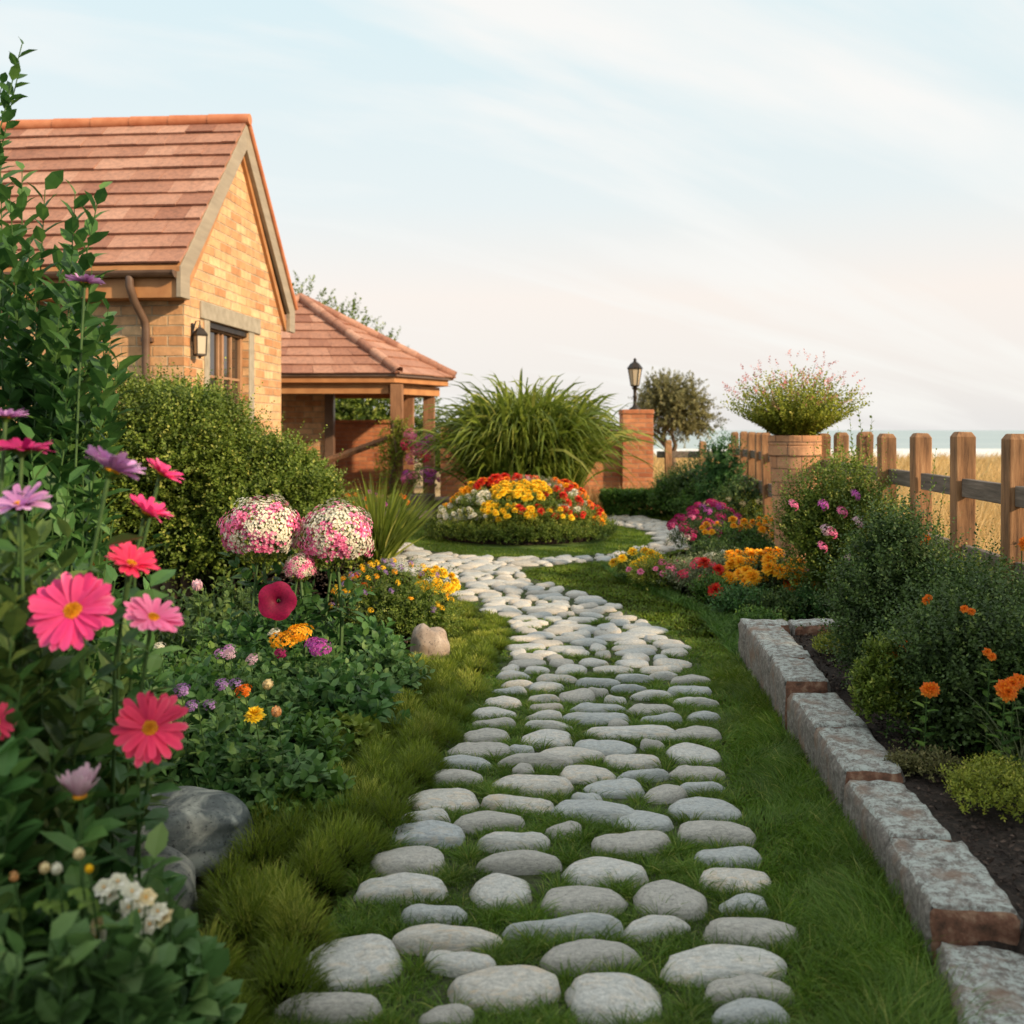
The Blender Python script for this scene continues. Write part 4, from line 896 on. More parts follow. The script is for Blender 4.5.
# ------------------------------------------------------------------ plant meshes
_fm = {}
def foliage(key, fn, mats):
    if key not in _fm:
        g = Geo(); fn(g); _fm[key] = g.mesh('foliage', mats)
    return _fm[key]
def mound_fn(rad, h, n, leaf, k=6, tmpl=LEAF_S, width=1.0, seed=0, up=.55, sl=.22, spread=.9, low=-.15):
    def f(g):
        r = rng(seed); P, D = blob_sprigs(r, n, (0, 0, h * .42), (rad * .8, rad * .8, h * .46), .16, .35, low - .35, up, seed)
        P[:, 2] = np.maximum(P[:, 2], .02)
        sprigs(g, P, D, sl * r.uniform(.6, 1.15, len(P)), k, leaf, tmpl, width, spread, seed)
    return f
def dress(root, rad, h, spec, seed, squash=1.0, low=.25):
    """blossoms (kind, colour, size, count) over the top of a mounded plant"""
    r = rng(seed)
    for kd, colr, size, n in spec:
        for i in range(n):
            for _ in range(8):
                d = nrm(r.normal(size=3)); d[2] = abs(d[2])
                if d[2] > low and (d[1] < .5 or r.random() < .4): break
            p = d * [rad * .97, rad * .97, h * .56] + [0, 0, h * .46]
            t = Vector((d[0] * .8, d[1] * .8 - .25, d[2] + .5)).to_track_quat('Z', 'Y').to_euler()
            obj('blossom', bloom(kd, colr, i % 3), root, tuple(p), t, size * r.uniform(.8, 1.15))
def plant(name, label, cat, loc, rad, h, mat, leaf, n, spec=(), seed=0, group=None, k=6, tmpl=LEAF_S, width=1.0, sl=.12, up=.55, key=None, scale=1.0, low=.25, spread=.9, rz=None):
    key = key or (name, round(rad, 2), round(h, 2), mat, leaf, n, seed % 3)
    me = foliage(key, mound_fn(rad, h, n, leaf, k, tmpl, width, seed % 3, up, sl, spread), [M[mat]])
    rz = rng(seed).random() * 6.28 if rz is None else rz
    t = thing(name, label, cat, loc, rz, group, scale)
    obj('foliage', me, t)
    if spec:
        b = obj('blossoms', None, t) if False else t
        dress2(t, rad, h, spec, seed, low, rz)
    return t
def dress2(root, rad, h, spec, seed, low, rz):
    r = rng(seed + 500); c, s = math.cos(-rz), math.sin(-rz)
    for kd, colr, size, n in spec:
        for i in range(n):
            for _ in range(8):
                d = nrm(r.normal(size=3)); d[2] = abs(d[2])
                if d[2] > low and (d[1] < .45 or r.random() < .3): break
            d2 = np.array([d[0] * c - d[1] * s, d[0] * s + d[1] * c, d[2]]); p = d2 * [rad * .95, rad * .95, h * .54] + [0, 0, h * .46]
            f = Vector((d[0] * .6, d[1] * .6 - .45, d[2] + .4)); f = Vector((f.x * c - f.y * s, f.x * s + f.y * c, f.z))
            obj('blossom', bloom(kd, colr, i % 3), root, tuple(p), f.to_track_quat('Z', 'Y').to_euler(), size * r.uniform(.8, 1.15))

# ------------------------------------------------------------------ round bed in the island
def mound():
    g = Geo(); pr = [(.96, -.02), (.9, .08), (.78, .22), (.6, .40), (.3, .47), (.01, .50)]; lathe(g, pr, 40); V = g.V[0]
    for v in V: v[2] += .02 * mnoise.noise(Vector(v) * 4)
    return g.mesh('bed_mound', M['soil'], True)
kind(obj('bed_mound', mound(), None, (.10, 12.15, .012)), 'structure')
def zm(x, y):
    rr = math.hypot(x - .10, y - 12.15); return float(np.interp(rr, [0, .3, .6, .78, .9, .98], [.50, .47, .40, .22, .07, .0]))
def mplant(x, y, rad, h, mat, leaf, n, spec, label, seed, grp, name, cat):
    plant(name, label, cat, (.10 + x, 12.15 + y, zm(.10 + x, 12.15 + y)), rad, h, mat, leaf, n, spec, seed, grp, sl=.09, k=6, key=('m', name, mat, rad, h, seed % 3))
r = rng(80)
# skirt of green at the front, colour drifts above it
n = 0
for a in np.linspace(-3.1, -.04, 21):
    x, y = 1.0 * math.cos(a), 1.0 * math.sin(a)
    mplant(x, y, .20, .26, 'leaf_olive', .035, 130, (), 'low green leafy skirt plant at the foot of the round island bed', 100 + n, 'green skirt plants of the island bed', 'edging_plant', 'plant'); n += 1
n = 0
for a in np.linspace(-3.0, -.15, 14):
    x, y = .86 * math.cos(a), .86 * math.sin(a)
    cc, cn, cs = (('white', 'white', 'left') if n < 5 else (('yellow', 'yellow', 'front') if n < 10 else ('red', 'red', 'right'))); mplant(x, y, .18, .27, 'leaf_yellow' if n % 2 else 'leaf_olive', .035, 150, (('pompom', cc, .075, 6),), f'low {cn} flowered plant just above the skirt, {cs} side of the island bed', 130 + n, f'low {cn} flowers of the island bed', 'bushy_plant', 'flowers'); n += 1
drifts = [
 ('white_stock', 'white flowers massed on the left flank of the island bed', 'white flower drift of the island bed', 'leaf_olive', (('pompom', 'white', .085, 8),), [(-.84, -.34), (-.70, -.5), (-.86, -.1), (-.55, -.6), (-.46, -.38), (-.62, -.28), (-.38, -.56)]),
 ('marigold', 'bright yellow marigold clump in the middle front of the island bed', 'yellow marigold drift of the island bed', 'leaf_mid', (('pompom', 'yellow', .085, 16),), [(-.22, -.36), (-.05, -.42), (.10, -.42), (.25, -.36), (-.15, -.2), (.04, -.24), (.2, -.18), (-.02, -.62), (-.2, -.56), (.14, -.6), (-.34, -.66), (-.1, -.76), (.1, -.78)]),
 ('golden_marigold', 'golden yellow marigold clump at the back left of the island bed', 'golden marigold drift of the island bed', 'leaf_mid', (('pompom', 'gold', .11, 11), ('pompom', 'yellow', .1, 4)), [(-.85, .12), (-.72, .2), (-.6, .16), (-.48, .22), (-.62, .34), (-.38, .28)]),
 ('red_dahlia', 'red and orange flower clump along the top of the island bed', 'red drift along the top of the island bed', 'leaf_dark', (('pompom', 'red', .11, 8), ('pompom', 'orange', .1, 3)), [(-.42, .06), (-.3, .12), (-.15, .22), (0, .28), (-.22, .3), (.14, .3)]),
 ('green_sedum', 'pale green feathery plant between the colour drifts of the island bed', 'pale feathery plants of the island bed', 'leaf_pale', (('cluster', 'palepink', .06, 3),), [(.3, .02), (.36, .14), (.2, .08), (.05, .08), (.42, .0)]),
 ('scarlet_zinnia', 'scarlet flowered plant scattered on the right front of the island bed', 'scarlet plants of the island bed', 'leaf_olive', (('pompom', 'red', .12, 4),), [(.38, -.42), (.26, -.74), (.5, -.55), (.58, -.34), (.02, -.78), (.42, -.68)]),
 ('orange_marigold', 'orange and gold flower clump on the right crest of the island bed', 'orange drift on the right crest of the island bed', 'leaf_mid', (('pompom', 'orange', .11, 8), ('pompom', 'red', .1, 4), ('pompom', 'gold', .1, 4)), [(.46, .18), (.58, .12), (.68, .02), (.55, .26), (.76, -.06)]),
 ('white_phlox', 'white flowered plant on the right flank of the island bed', 'white plants on the right flank of the island bed', 'leaf_pale', (('pompom', 'white', .09, 5),), [(.62, -.42), (.52, -.56), (.72, -.26), (.64, -.1)]),
 ('yellow_dahlia', 'deep yellow flower clump on the far right rim of the island bed', 'yellow clumps on the right rim of the island bed', 'leaf_mid', (('pompom', 'gold', .12, 9),), [(.9, -.2), (.86, -.34), (.92, .02)]),
]
for k in range(12):
    a = -3.0 + k * .26; x, y = .70 * math.cos(a), .70 * math.sin(a)
    mplant(x, y, .15, .20, 'leaf_olive', .035, 120, (), 'plain green filler plant between the flower drifts of the island bed', 160 + k, 'green fillers of the island bed', 'filler_plant', 'plant')
sd = 200
for nm, lb, gp, mt, sp, spots in drifts:
    for x, y in spots:
        mplant(x, y, .13, .2 + .05 * (y > 0), mt, .033, 90, sp, lb, sd, gp, nm, 'flowers'); sd += 1

# ------------------------------------------------------------------ tall grass behind the bed, spiky clump by the pavilion
def grass_clump(n, h, w, spreadr, seed, droop=1.0, lean=.55, **kw):
    g = Geo(); r = rng(seed); a = r.random(n) * 6.283; q = np.sqrt(r.random(n))
    P = np.stack([np.cos(a) * q * spreadr[0], np.sin(a) * q * spreadr[1], r.random(n) * .1], -1)
    D = np.stack([P[:, 0] / spreadr[0] * lean, P[:, 1] / spreadr[1] * lean, np.ones(n)], -1) + r.normal(size=(n, 3)) * .16
    blades(g, P, D, h * r.uniform(.55, 1.12, n) * (1 - .18 * q), w * r.uniform(.6, 1.2, n), 8, droop * r.uniform(.5, 1.25, n), 0, seed, **kw)
    return g
t = thing('ornamental_grass', 'huge clump of tall arching green grass behind the round flower bed', 'ornamental grass', (.22, 14.75, 0))
obj('leaves', grass_clump(4600, 2.85, .072, (.62, .40), 90, .95, .07, hc=.20, ph=3, pv=3.6, wp=3).mesh('leaves', M['reed']), t)
t = thing('yucca', 'spiky fan of narrow green leaves beside the path junction', 'plant', (-1.33, 9.9, 0))
obj('leaves', grass_clump(700, .95, .03, (.14, .14), 91, .22, .75).mesh('leaves', M['reed']), t)

# ------------------------------------------------------------------ low hedge, shrubs and tree at the back
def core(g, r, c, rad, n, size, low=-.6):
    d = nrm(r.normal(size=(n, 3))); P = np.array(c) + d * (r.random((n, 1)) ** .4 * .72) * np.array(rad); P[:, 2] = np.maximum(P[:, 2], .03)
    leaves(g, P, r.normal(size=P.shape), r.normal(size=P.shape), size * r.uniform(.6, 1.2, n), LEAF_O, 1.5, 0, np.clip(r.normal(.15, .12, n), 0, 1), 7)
def shrub(name, label, cat, loc, blobs, mat, leaf, seed, group=None, k=7, sl=.16, trunk=None, tmpl=LEAF_S, width=1.0, up=.35, low=-.6, inner=.5, mats=None, extra=None, spread=.9, wisps=0):
    t = thing(name, label, cat, loc, 0, group); g = Geo(); r = rng(seed)
    for i, (c, rad, n) in enumerate(blobs):
        P, D = blob_sprigs(r, n, c, rad, .2, inner, low, up, seed + i); P[:, 2] = np.maximum(P[:, 2], .02)
        sprigs(g, P, D, sl * r.uniform(.6, 1.3, len(P)), k, leaf, tmpl, width, spread, seed + i)
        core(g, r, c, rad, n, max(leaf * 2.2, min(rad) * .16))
    for i, (c, rad, n) in enumerate(blobs if wisps else ()):
        P, D = blob_sprigs(r, max(8, int(wisps * n / sum(b[2] for b in blobs))), c, np.array(rad) * .95, .3, .85, -.1, .6, seed + i)
        sprigs(g, P, D, sl * 2.1 * r.uniform(.5, 1.3, len(P)), 15, leaf * .85, tmpl, width, spread, seed + 50 + i, stemr=0)
    if extra: extra(g, r)
    obj('foliage', g.mesh('foliage', mats or [M[mat]]), t)
    if trunk:
        g = Geo()
        for pts_, rr in trunk: tube(g, pts_, rr, 7)
        obj('trunk', g.mesh('trunk', M['bark'], True), t)
    return t
def hedge_mesh():
    g = Geo(); r = rng(95); n = 10000
    P = np.stack([r.uniform(-1.0, 1.0, n), r.uniform(-.22, .22, n), r.uniform(.0, .36, n)], -1)
    e = np.maximum(np.abs(P[:, 1]) / .22, P[:, 2] / .36); P = P[e > .6]
    D = np.stack([r.normal(size=len(P)) * .4, P[:, 1] / .22 * 1.0, P[:, 2] / .36 * 1.3], -1) + r.normal(size=(len(P), 3)) * .3
    sprigs(g, P, D, .07, 5, .045, LEAF_S, 1.5, .8, 5); return g.mesh('foliage', M['leaf_mid'])
t = thing('low_hedge', 'low clipped dark green hedge in front of the brick pillar', 'hedge', (2.35, 15.0, 0)); obj('foliage', hedge_mesh(), t)

def tree(name, label, loc, h, crown, mat, leaf, n, seed, trunkr=.12, k=9, sl=.5, group=None, inner=.3, corek=0):
    t = thing(name, label, 'tree', loc, 0, group); g = Geo(); tr = Geo(); r = rng(seed); tips = []
    def limb(p, d, L, rad, depth):
        q = p + d * L * .5 + Vector(r.normal(size=3) * .06 * L); e = q + (d + Vector(r.normal(size=3) * .18)).normalized() * L * .5
        tube(tr, [p, q, e], [rad, rad * .8, rad * .6], 6, 0)
        if depth == 0: tips.append(e); return
        for _ in range(3 if depth > 1 else 4):
            nd = (d + Vector(r.normal(size=3) * .62) + Vector((0, 0, .12))).normalized(); limb(e, nd, L * .68, rad * .6, depth - 1)
    limb(Vector((0, 0, -.1)), Vector((.05, 0, 1)), h * .38, trunkr, 3)
    obj('trunk', tr.mesh('trunk', M['bark'], True), t)
    for i, (c, rad, m) in enumerate(crown):
        P, D = blob_sprigs(r, m, c, rad, .25, inner, -.9, .3, seed + i)
        sprigs(g, P, D, sl * r.uniform(.5, 1.3, len(P)), k, leaf, LEAF_S, 1.5, .8, seed + i)
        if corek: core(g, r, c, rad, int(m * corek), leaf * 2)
    obj('crown', g.mesh('crown', M[mat]), t); return t
tree('olive_tree', 'round-crowned olive-green tree behind the brick pillar', (3.95, 24.5, 0), 2.3, [((0, 0, 1.85), (.85, .8, .78), 900), ((.45, .1, 1.6), (.6, .6, .5), 300), ((-.35, 0, 2.1), (.5, .5, .5), 220)], 'leaf_khaki', .075, 900, 301, .12, 11, .24, corek=.25)
tree('feathery_tree', 'thin feathery tree rising between the cottage and pavilion roofs', (-5.0, 28, 0), 4.2, [((-1.0, 0, 4.2), (1.1, 1.0, 1.1), 170), ((.2, 0, 3.6), (1.2, 1, 1.2), 230), ((.9, 0, 2.9), (1.0, 1, 1.1), 200), ((-.2, 0, 2.2), (1.6, 1, 1.3), 700)], 'leaf_olive', .11, 800, 302, .10, 14, .55, None, .2)
shrub('garden_bush', 'green bush seen through the opening of the pavilion', 'bush', (-3.2, 22, 0), [((0, 0, 1.15), (1.8, .7, 1.45), 1500), ((-2.0, 0, 1.1), (1.2, .7, 1.4), 700), ((1.8, 0, .8), (.7, .6, .7), 300)], 'leaf_olive', .09, 303, sl=.25, width=1.5)
r = rng(310)
for i, (px, py, Z, rad, h, mt) in enumerate(((700, 470, 14.0, .42, .95, 'leaf_dark'), (722, 450, 13.2, .28, 1.25, 'leaf_deep'), (676, 486, 14.4, .34, .7, 'leaf_mid'), (745, 492, 12.4, .4, .62, 'leaf_dark'), (706, 492, 13.6, .4, .5, 'leaf_mid'))):
    x = (px - 512) / FPX * Z
    shrub('garden_shrub', ['broad dark shrub against the back rail fence', 'tall narrow shrub in the fence corner', 'spiky green shrub right of the brick pillar', 'low dark shrub at the foot of the picket run beside the planter', 'small green shrub in front of the back rail fence'][i], 'shrub', (x, Z, 0), [((0, 0, h * .5), (rad, rad, h * .5), 420)], mt, .05, 311 + i, sl=.14)

for i, (x, y, rr_, hh_) in enumerate(((5.3, .35, 1.45, 2.9), (5.6, -2.2, 1.9, 3.6), (3.9, -2.8, 1.3, 2.9))):  # unseen trees, added to cast shade over the foreground
    tree('broad_tree', ['dense green tree beyond the fence, outside the right edge of the picture', 'tall green tree beyond the fence, behind and right of the viewer', 'small green tree behind the viewer inside the fence'][i], (x, y, 0), hh_ * .8, [((0, 0, hh_ * .62), (rr_, rr_, hh_ * .42), 1500)], 'leaf_mid', .14, 0, 600 + i, .12, 10, .4, corek=1.2)

# ------------------------------------------------------------------ planter spray
def spray(g, r):
    n = 850; a = r.random(n) * 6.283; q = r.random(n) ** .6
    D = np.stack([np.cos(a) * q * .95, np.sin(a) * q * .95, .35 + .75 * (1 - q * .6)], -1); P = np.stack([np.cos(a) * .08, np.sin(a) * .08, a * 0], -1)
    sprigs(g, P, D, .72 * r.uniform(.4, 1.1, n) , 26, .040, LEAF_S, 1.5, .9, 77, 0)
t = thing('flowering_bush', 'yellow-green bush with fine pink flower sprays growing in the brick planter', 'bush', (2.56, 9.05, 1.20)); g = Geo(); spray(g, rng(71)); obj('foliage', g.mesh('foliage', M['leaf_yellow']), t)
g = Geo(); r = rng(72); n = 210; a = r.random(n) * 6.283; q = r.random(n) ** .5
D = nrm(np.stack([np.cos(a) * q * .95, np.sin(a) * q * .95, .35 + .75 * (1 - q * .6)], -1)); P = D * r.uniform(.35, .8, n)[:, None]
sprigs(g, P, D + r.normal(size=D.shape) * .3, .08, 8, .024, LEAF_S, 1.5, 1.0, 73); obj('blossoms', g.mesh('blossoms', M['dusty']), t)
g = Geo()
for k in range(0, 90, 3): tube(g, [(0, 0, 0), tuple(P[k] * .5 + [0, 0, .02]), tuple(P[k])], [.005, .003, .0015], 4)
obj('stem', g.mesh('stem', M['stem']), t)

# ------------------------------------------------------------------ pavilion climber and pots
t = thing('climbing_plant', 'yellow-green climber with pink flowers winding up the front pavilion post', 'climber', (-1.83, 15.52, 0)); g = Geo(); r = rng(74)
n = 520; z = r.random(n) ** .8 * 1.35 + .12; P = np.stack([r.normal(size=n) * .10 - .06 + .22 * (z > 1.05) * r.random(n), r.normal(size=n) * .08, z], -1)
sprigs(g, P, r.normal(size=(n, 3)) + [0, -.4, -.2], .14, 6, .05, LEAF_S, 1.2, .9, 75); obj('foliage', g.mesh('foliage', M['leaf_yellow']), t)
g = Geo(); tube(g, [(.02, -.05, 0), (-.06, -.06, .5), (.05, -.08, .9), (-.02, -.06, 1.4)], .018, 6); obj('stem', g.mesh('stem', M['bark']), t)
for i, (x, z) in enumerate(((.28, 1.22), (.34, 1.12), (.22, 1.08), (.52, 1.1), (.48, .98), (.30, .86), (.5, .9), (.6, 1.18), (.38, 1.0))):
    obj('blossom', bloom('cluster', ['rose', 'rose', 'coral', 'violet'][i % 4], i % 3), t, (x, -.2, z), (.9, 0, 0), .25)
g = Geo(); n = 200; P = np.stack([r.uniform(.1, .66, n), r.normal(size=n) * .07, r.uniform(.85, 1.3, n)], -1); sprigs(g, P, r.normal(size=(n, 3)), .1, 5, .045, LEAF_S, 1.1, .9, 76); obj('side_shoots', g.mesh('side_shoots', M['leaf_mid']), t)
plant('petunia_bush', 'rounded pink flowering bush on the pavilion step', 'bush', (-1.38, 15.2, .3), .30, .42, 'leaf_olive', .04, 180, (('cluster', 'violet', .16, 12), ('cluster', 'rose', .15, 8)), 411, low=.0)
g = Geo(); lathe(g, [(.12, 0), (.16, .02), (.21, .30), (.22, .32), (.20, .33), (.19, .3), (.0, .28)], 24)
t = thing('flower_pot', 'dark clay pot on the pavilion step under the pink flowers', 'flower pot', (-1.38, 15.2, .0)); obj('body', g.mesh('body', M['slab'], True), t)
for i, (px, py, Z) in enumerate(((352, 520, 13.6), (372, 505, 14.2), (391, 512, 14.0))):
    plant('border_flower', ['orange flowered plant below the pavilion wall', 'pink flowered plant beside the pavilion wall', 'rusty flowered plant at the foot of the pavilion post'][i], 'flowers', ((px - 512) / FPX * Z, Z, 0), .28, .42, 'leaf_olive', .04, 160, (('pompom', ['orange', 'violet', 'orange'][i], .09, 8),), 420 + i)

# ------------------------------------------------------------------ big bush in front of the cottage
def trunkpts(x, y, h, s):
    r = rng(s); return [(x, y, -.05), (x + r.normal() * .03, y, h * .4), (x + r.normal() * .08, y + r.normal() * .05, h * .75), (x + r.normal() * .2, y + r.normal() * .1, h)]
shrub('box_bush', 'large rounded fine-leaved green bush in front of the cottage gable', 'bush', (-2.38, 7.7, 0),
      [((-.30, 0, .98), (.74, .7, .68), 5200), ((.38, -.05, .70), (.54, .6, .52), 3000), ((.68, -.05, .62), (.36, .5, .46), 2000), ((-.72, 0, .75), (.55, .6, .55), 2200), ((.15, -.1, .45), (.8, .5, .36), 1500)], 'leaf_olive', .036, 330, k=9, width=1.6, sl=.15, up=.45, inner=.62, wisps=520,
      trunk=[(trunkpts(-.25, 0, .9, 1), [.07, .06, .05, .03]), (trunkpts(-.15, .05, .9, 2), [.06, .05, .04, .02]), (trunkpts(-.38, .02, .8, 3), [.05, .045, .035, .02]), (trunkpts(.2, .05, .8, 4), [.05, .04, .03, .02])])

# ------------------------------------------------------------------ leafy shoots along arching branches
def branchy(g, gs, base, tips, leaf, k, seed, tmpl=LEAF_O, width=1.0, stem=.006, start=.25, droop=.1, mat=0):
    r = rng(seed); base = Vector(base)
    for tp in tips:
        tp = Vector(tp); m1 = base.lerp(tp, .5) + Vector((r.normal() * .05, r.normal() * .05, .10 * (tp - base).length))
        ts = np.linspace(0, 1, 8); C = np.array([tuple((1 - t) ** 2 * base + 2 * t * (1 - t) * m1 + t * t * tp) for t in ts])
        tube(gs, C, np.linspace(stem, stem * .25, 8), 5)
        t = start + (1 - start) * (np.arange(k) + .5 * r.random(k)) / k; t[-1] = 1
        P = np.stack([np.interp(t, ts, C[:, j]) for j in range(3)], -1); T = nrm(C[-1] - C[-3]); T = nrm(np.array([np.interp(t, ts, np.gradient(C[:, j])) for j in range(3)]).T)
        a = nrm(np.cross(T, [0, 0, 1.0]) + 1e-4); b = np.cross(T, a); an = np.arange(k) * 2.4 + r.random() * 6
        side = np.cos(an)[:, None] * a + np.sin(an)[:, None] * b
        leaves(g, P, T * (.35 + .6 * t)[:, None] + side * .8 + r.normal(size=P.shape) * .15, T * .4 + [0, 0, .8] + r.normal(size=P.shape) * .3, leaf * (1.1 - .45 * t) * r.uniform(.75, 1.2, k), tmpl, width, mat, np.clip(.2 + .55 * t + r.normal(0, .13, k), 0, 1), seed)
def leafy(name, label, cat, loc, rad, h, nb, leaf, k, mat, seed, group=None, width=1.0, lean=1.0, tips=None):
    g, gs = Geo(), Geo(); r = rng(seed); t = thing(name, label, cat, loc, 0, group)
    if tips is None:
        tips = []
        for i in range(nb):
            a = r.random() * 6.283; q = r.random() ** .5; tips.append((math.cos(a) * q * rad, math.sin(a) * q * rad, h * (1.02 - .55 * q ** 2) * r.uniform(.55, 1.05)))
    for i, tp in enumerate(tips): branchy(g, gs, (tp[0] * .25, tp[1] * .25, 0), [tp], leaf, k, seed * 31 + i, width=width)
    obj('leaves', g.mesh('leaves', M[mat]), t); obj('stems', gs.mesh('stems', M['stem']), t); return t
# tall shrub at the left edge, in front of the cottage roof
tp = []; r = rng(340)
for px, py in ((0, 150), (22, 170), (45, 190), (78, 225), (100, 190), (92, 270), (60, 300), (30, 240), (108, 310), (70, 350), (95, 335), (10, 200), (0, 260), (40, 330), (15, 310), (60, 260), (110, 345), (50, 390), (10, 380), (95, 395), (-30, 150), (-50, 250), (-20, 330), (30, 420), (75, 430), (0, 440), (75, 195), (100, 335), (10, 285), (25, 355), (62, 395), (85, 420), (-5, 180), (35, 270), (55, 345), (118, 362), (20, 400), (-20, 400)):
    p = P3(px, py, 3.15 + r.normal() * .16); tp.append((p.x + 1.62, p.y - 3.2, p.z))
leafy('tall_shrub', 'tall leafy shrub with broad green leaves at the left edge against the cottage roof', 'shrub', (-1.62, 3.2, 0), 0, 0, 0, .12, 52, 'leaf_shrub', 341, tips=tp, width=1.0)
leafy('twig', 'small leafy shoot reaching into the sky at the upper left edge', 'twig', (-2.15, 3.0, 0), 0, 0, 0, .08, 60, 'leaf_shrub', 342, tips=[tuple(P3(22, 44, 3.0) - Vector((-2.15, 3.0, 0))), tuple(P3(20, 66, 3.0) - Vector((-2.15, 3.0, 0))), tuple(P3(2, 84, 3.0) - Vector((-2.15, 3.0, 0)))])
# wall of dark leaves carrying the daisies
r = rng(350)
fl = [(-1.22, 2.35, .36, 1.28, 110), (-1.07, 2.2, .19, 1.05, 84), (-1.12, 2.1, .16, .70, 50), (-1.02, 1.8, .24, 1.08, 90), (-.98, 1.95, .2, 1.1, 60), (-1.40, 2.9, .38, 1.35, 90)]
fb = ['tallest dark-leaved plant at the left edge among the pink daisies', 'dark leafy plant under the large pink daisy', 'dark leafy plant behind the grey boulder', 'dark leafy plant at the left edge below the pink daisies', 'upright leafy plant carrying the lilac daisies', 'dark leafy plant below the tall shrub']
for i, (x, y, rd, h, nb) in enumerate(fl): leafy('leafy_plant', fb[i], 'plant', (x, y, 0), rd, h, nb, .105, 26, 'leaf_deep' if i % 2 else 'leaf_dark', 351 + i)
for i, (x, y, rd, h, nb) in enumerate([(-.86, 1.52, .20, .68, 60), (-.66, 1.80, .13, .50, 80), (-.80, 1.42, .2, .5, 60), (-.70, 1.53, .14, .50, 80), (-.60, 1.57, .10, .50, 60)]):
    leafy('leafy_plant', ['blue-green leafy plant in the lower left corner below the pale daisy', 'blue-green leafy plant carrying the cream flower cluster', 'leafy plant filling the bottom left corner', 'small leafy plant beside the shaggy border at bottom left', 'leafy plant directly under the cream flower cluster'][i], 'plant', (x, y, 0), rd, h, nb, .09, 20, 'leaf_blue', 361 + i, width=1.25)

# ------------------------------------------------------------------ boulders and planting of the left bed
def boulder(seed, rx, ry, rz):
    V, F = pebble(seed, 2.2, .05, 48, 22); V = V.copy()
    for i in range(len(V)):
        V[i] += np.array(mnoise.noise_vector(Vector(V[i]) * 1.6 + Vector((seed, 0, 0)))) * .035 + np.array(mnoise.noise_vector(Vector(V[i]) * 7)) * .012
    g = Geo(); g.add(V * [rx, ry, rz], F); return g.mesh('boulder', M['boulder'], True)
thing('boulder', 'largest grey boulder with pale lichen blotches at the bottom left', 'boulder', (-1.02, 3.02, .065), .2, data=boulder(4, .235, .16, .112))
thing('boulder', 'smooth brown-grey boulder in front of the largest one', 'boulder', (-.955, 2.60, .04), -.5, data=boulder(7, .14, .13, .13))
thing('boulder', 'small pinkish boulder beside the curve of the path', 'boulder', (-.46, 5.62, .07), .3, data=(lambda me: (me.materials.clear(), me.materials.append(M['pinkstone']), me)[2])(boulder(15, .115, .12, .12)))

beds = [(170, 745, .26, .34, 'leaf_blue'), (225, 765, .22, .28, 'leaf_deep'), (270, 770, .22, .27, 'leaf_blue'), (215, 720, .26, .32, 'leaf_blue'), (262, 735, .24, .30, 'leaf_deep'), (305, 735, .2, .26, 'leaf_mid'), (185, 700, .3, .34, 'leaf_deep'), (245, 695, .28, .33, 'leaf_blue'), (300, 700, .24, .28, 'leaf_blue'),
        (345, 690, .26, .34, 'leaf_deep'), (385, 668, .22, .28, 'leaf_blue'), (330, 665, .28, .36, 'leaf_blue'), (370, 645, .24, .32, 'leaf_deep'), (140, 670, .34, .4, 'leaf_deep'), (205, 672, .3, .36, 'leaf_mid'), (260, 665, .3, .34, 'leaf_deep'), (320, 790, .14, .16, 'leaf_mid'), (275, 800, .15, .16, 'leaf_mid'), (350, 735, .14, .15, 'leaf_olive'), (160, 640, .34, .45, 'leaf_dark'), (230, 640, .3, .4, 'leaf_deep'), (300, 630, .3, .42, 'leaf_deep'), (190, 612, .4, .42, 'leaf_dark'), (240, 600, .4, .4, 'leaf_dark')]
bl_lab = ['below the coral daisy', 'beside the largest boulder', 'right of the largest boulder', 'under the yellow and peach buds', 'directly behind the yellow bud', 'beside the shaggy border, low', 'behind the coral daisy', 'left of the cream bud', 'under the small magenta flower', 'in the middle of the left bed', 'in front of the small pinkish boulder', 'below the yellow yarrow', 'under the right flower ball', 'behind the pink daisies', 'near the small lilac flowers', 'in front of the dark red flower', 'low against the shaggy border', 'low at the corner of the boulder', 'tiny, at the border edge below the small boulder', 'under the large round bush, left', 'below the pale pink bud', 'under the left flower ball', 'in the shade of the large bush, left', 'in the shade of the large bush, right']
for i, (px, py, rd, h, mt) in enumerate(beds):
    x, y = G(px, py, h * .6)
    leafy('broadleaf_plant', 'leafy green bed plant ' + bl_lab[i], 'plant', (x, y, 0), rd, h, int(46 + 60 * rd), .062 + .02 * (i % 3 == 0), 13, mt, 370 + i, width=1.35)
def sprinkle(name, label, cat, px, py, Z, size, kd, colr, n=1, spreadr=.03, seed=0, group=None, tiltv=(0, -.5, 1), stemlen=.3):
    """a small flower on its own stem rooted in the bed"""
    p = P3(px, py, Z); t = thing(name, label, cat, (p.x, p.y + .02, 0), 0, group); g = Geo(); r = rng(seed + 900)
    tube(g, [(0, .03, 0), (.01, .02, p.z * .6), (0, -.02, p.z - .004)], [.003, .0024, .002], 5); obj('stem', g.mesh('stem', M['stem']), t)
    for i in range(n):
        o = r.normal(size=3) * spreadr * (n > 1)
        obj('blossom', bloom(kd, colr, i % 3), t, (o[0], -.02 + o[1], p.z + o[2] * .4), Vector(tiltv).to_track_quat('Z', 'Y').to_euler(), size * r.uniform(.85, 1.15))
    g = Geo(); m = 16; a = np.arange(m) * 2.4; zz = np.linspace(.3, .9, m) * p.z
    leaves(g, np.stack([a * 0, a * 0, zz], -1), np.stack([np.cos(a), np.sin(a), a * 0 + .4], -1), np.tile([0, 0, 1.], (m, 1)), .05, LEAF_O, 1, 0); obj('leaves', g.mesh('leaves', M['leaf_mid']), t)
    return t
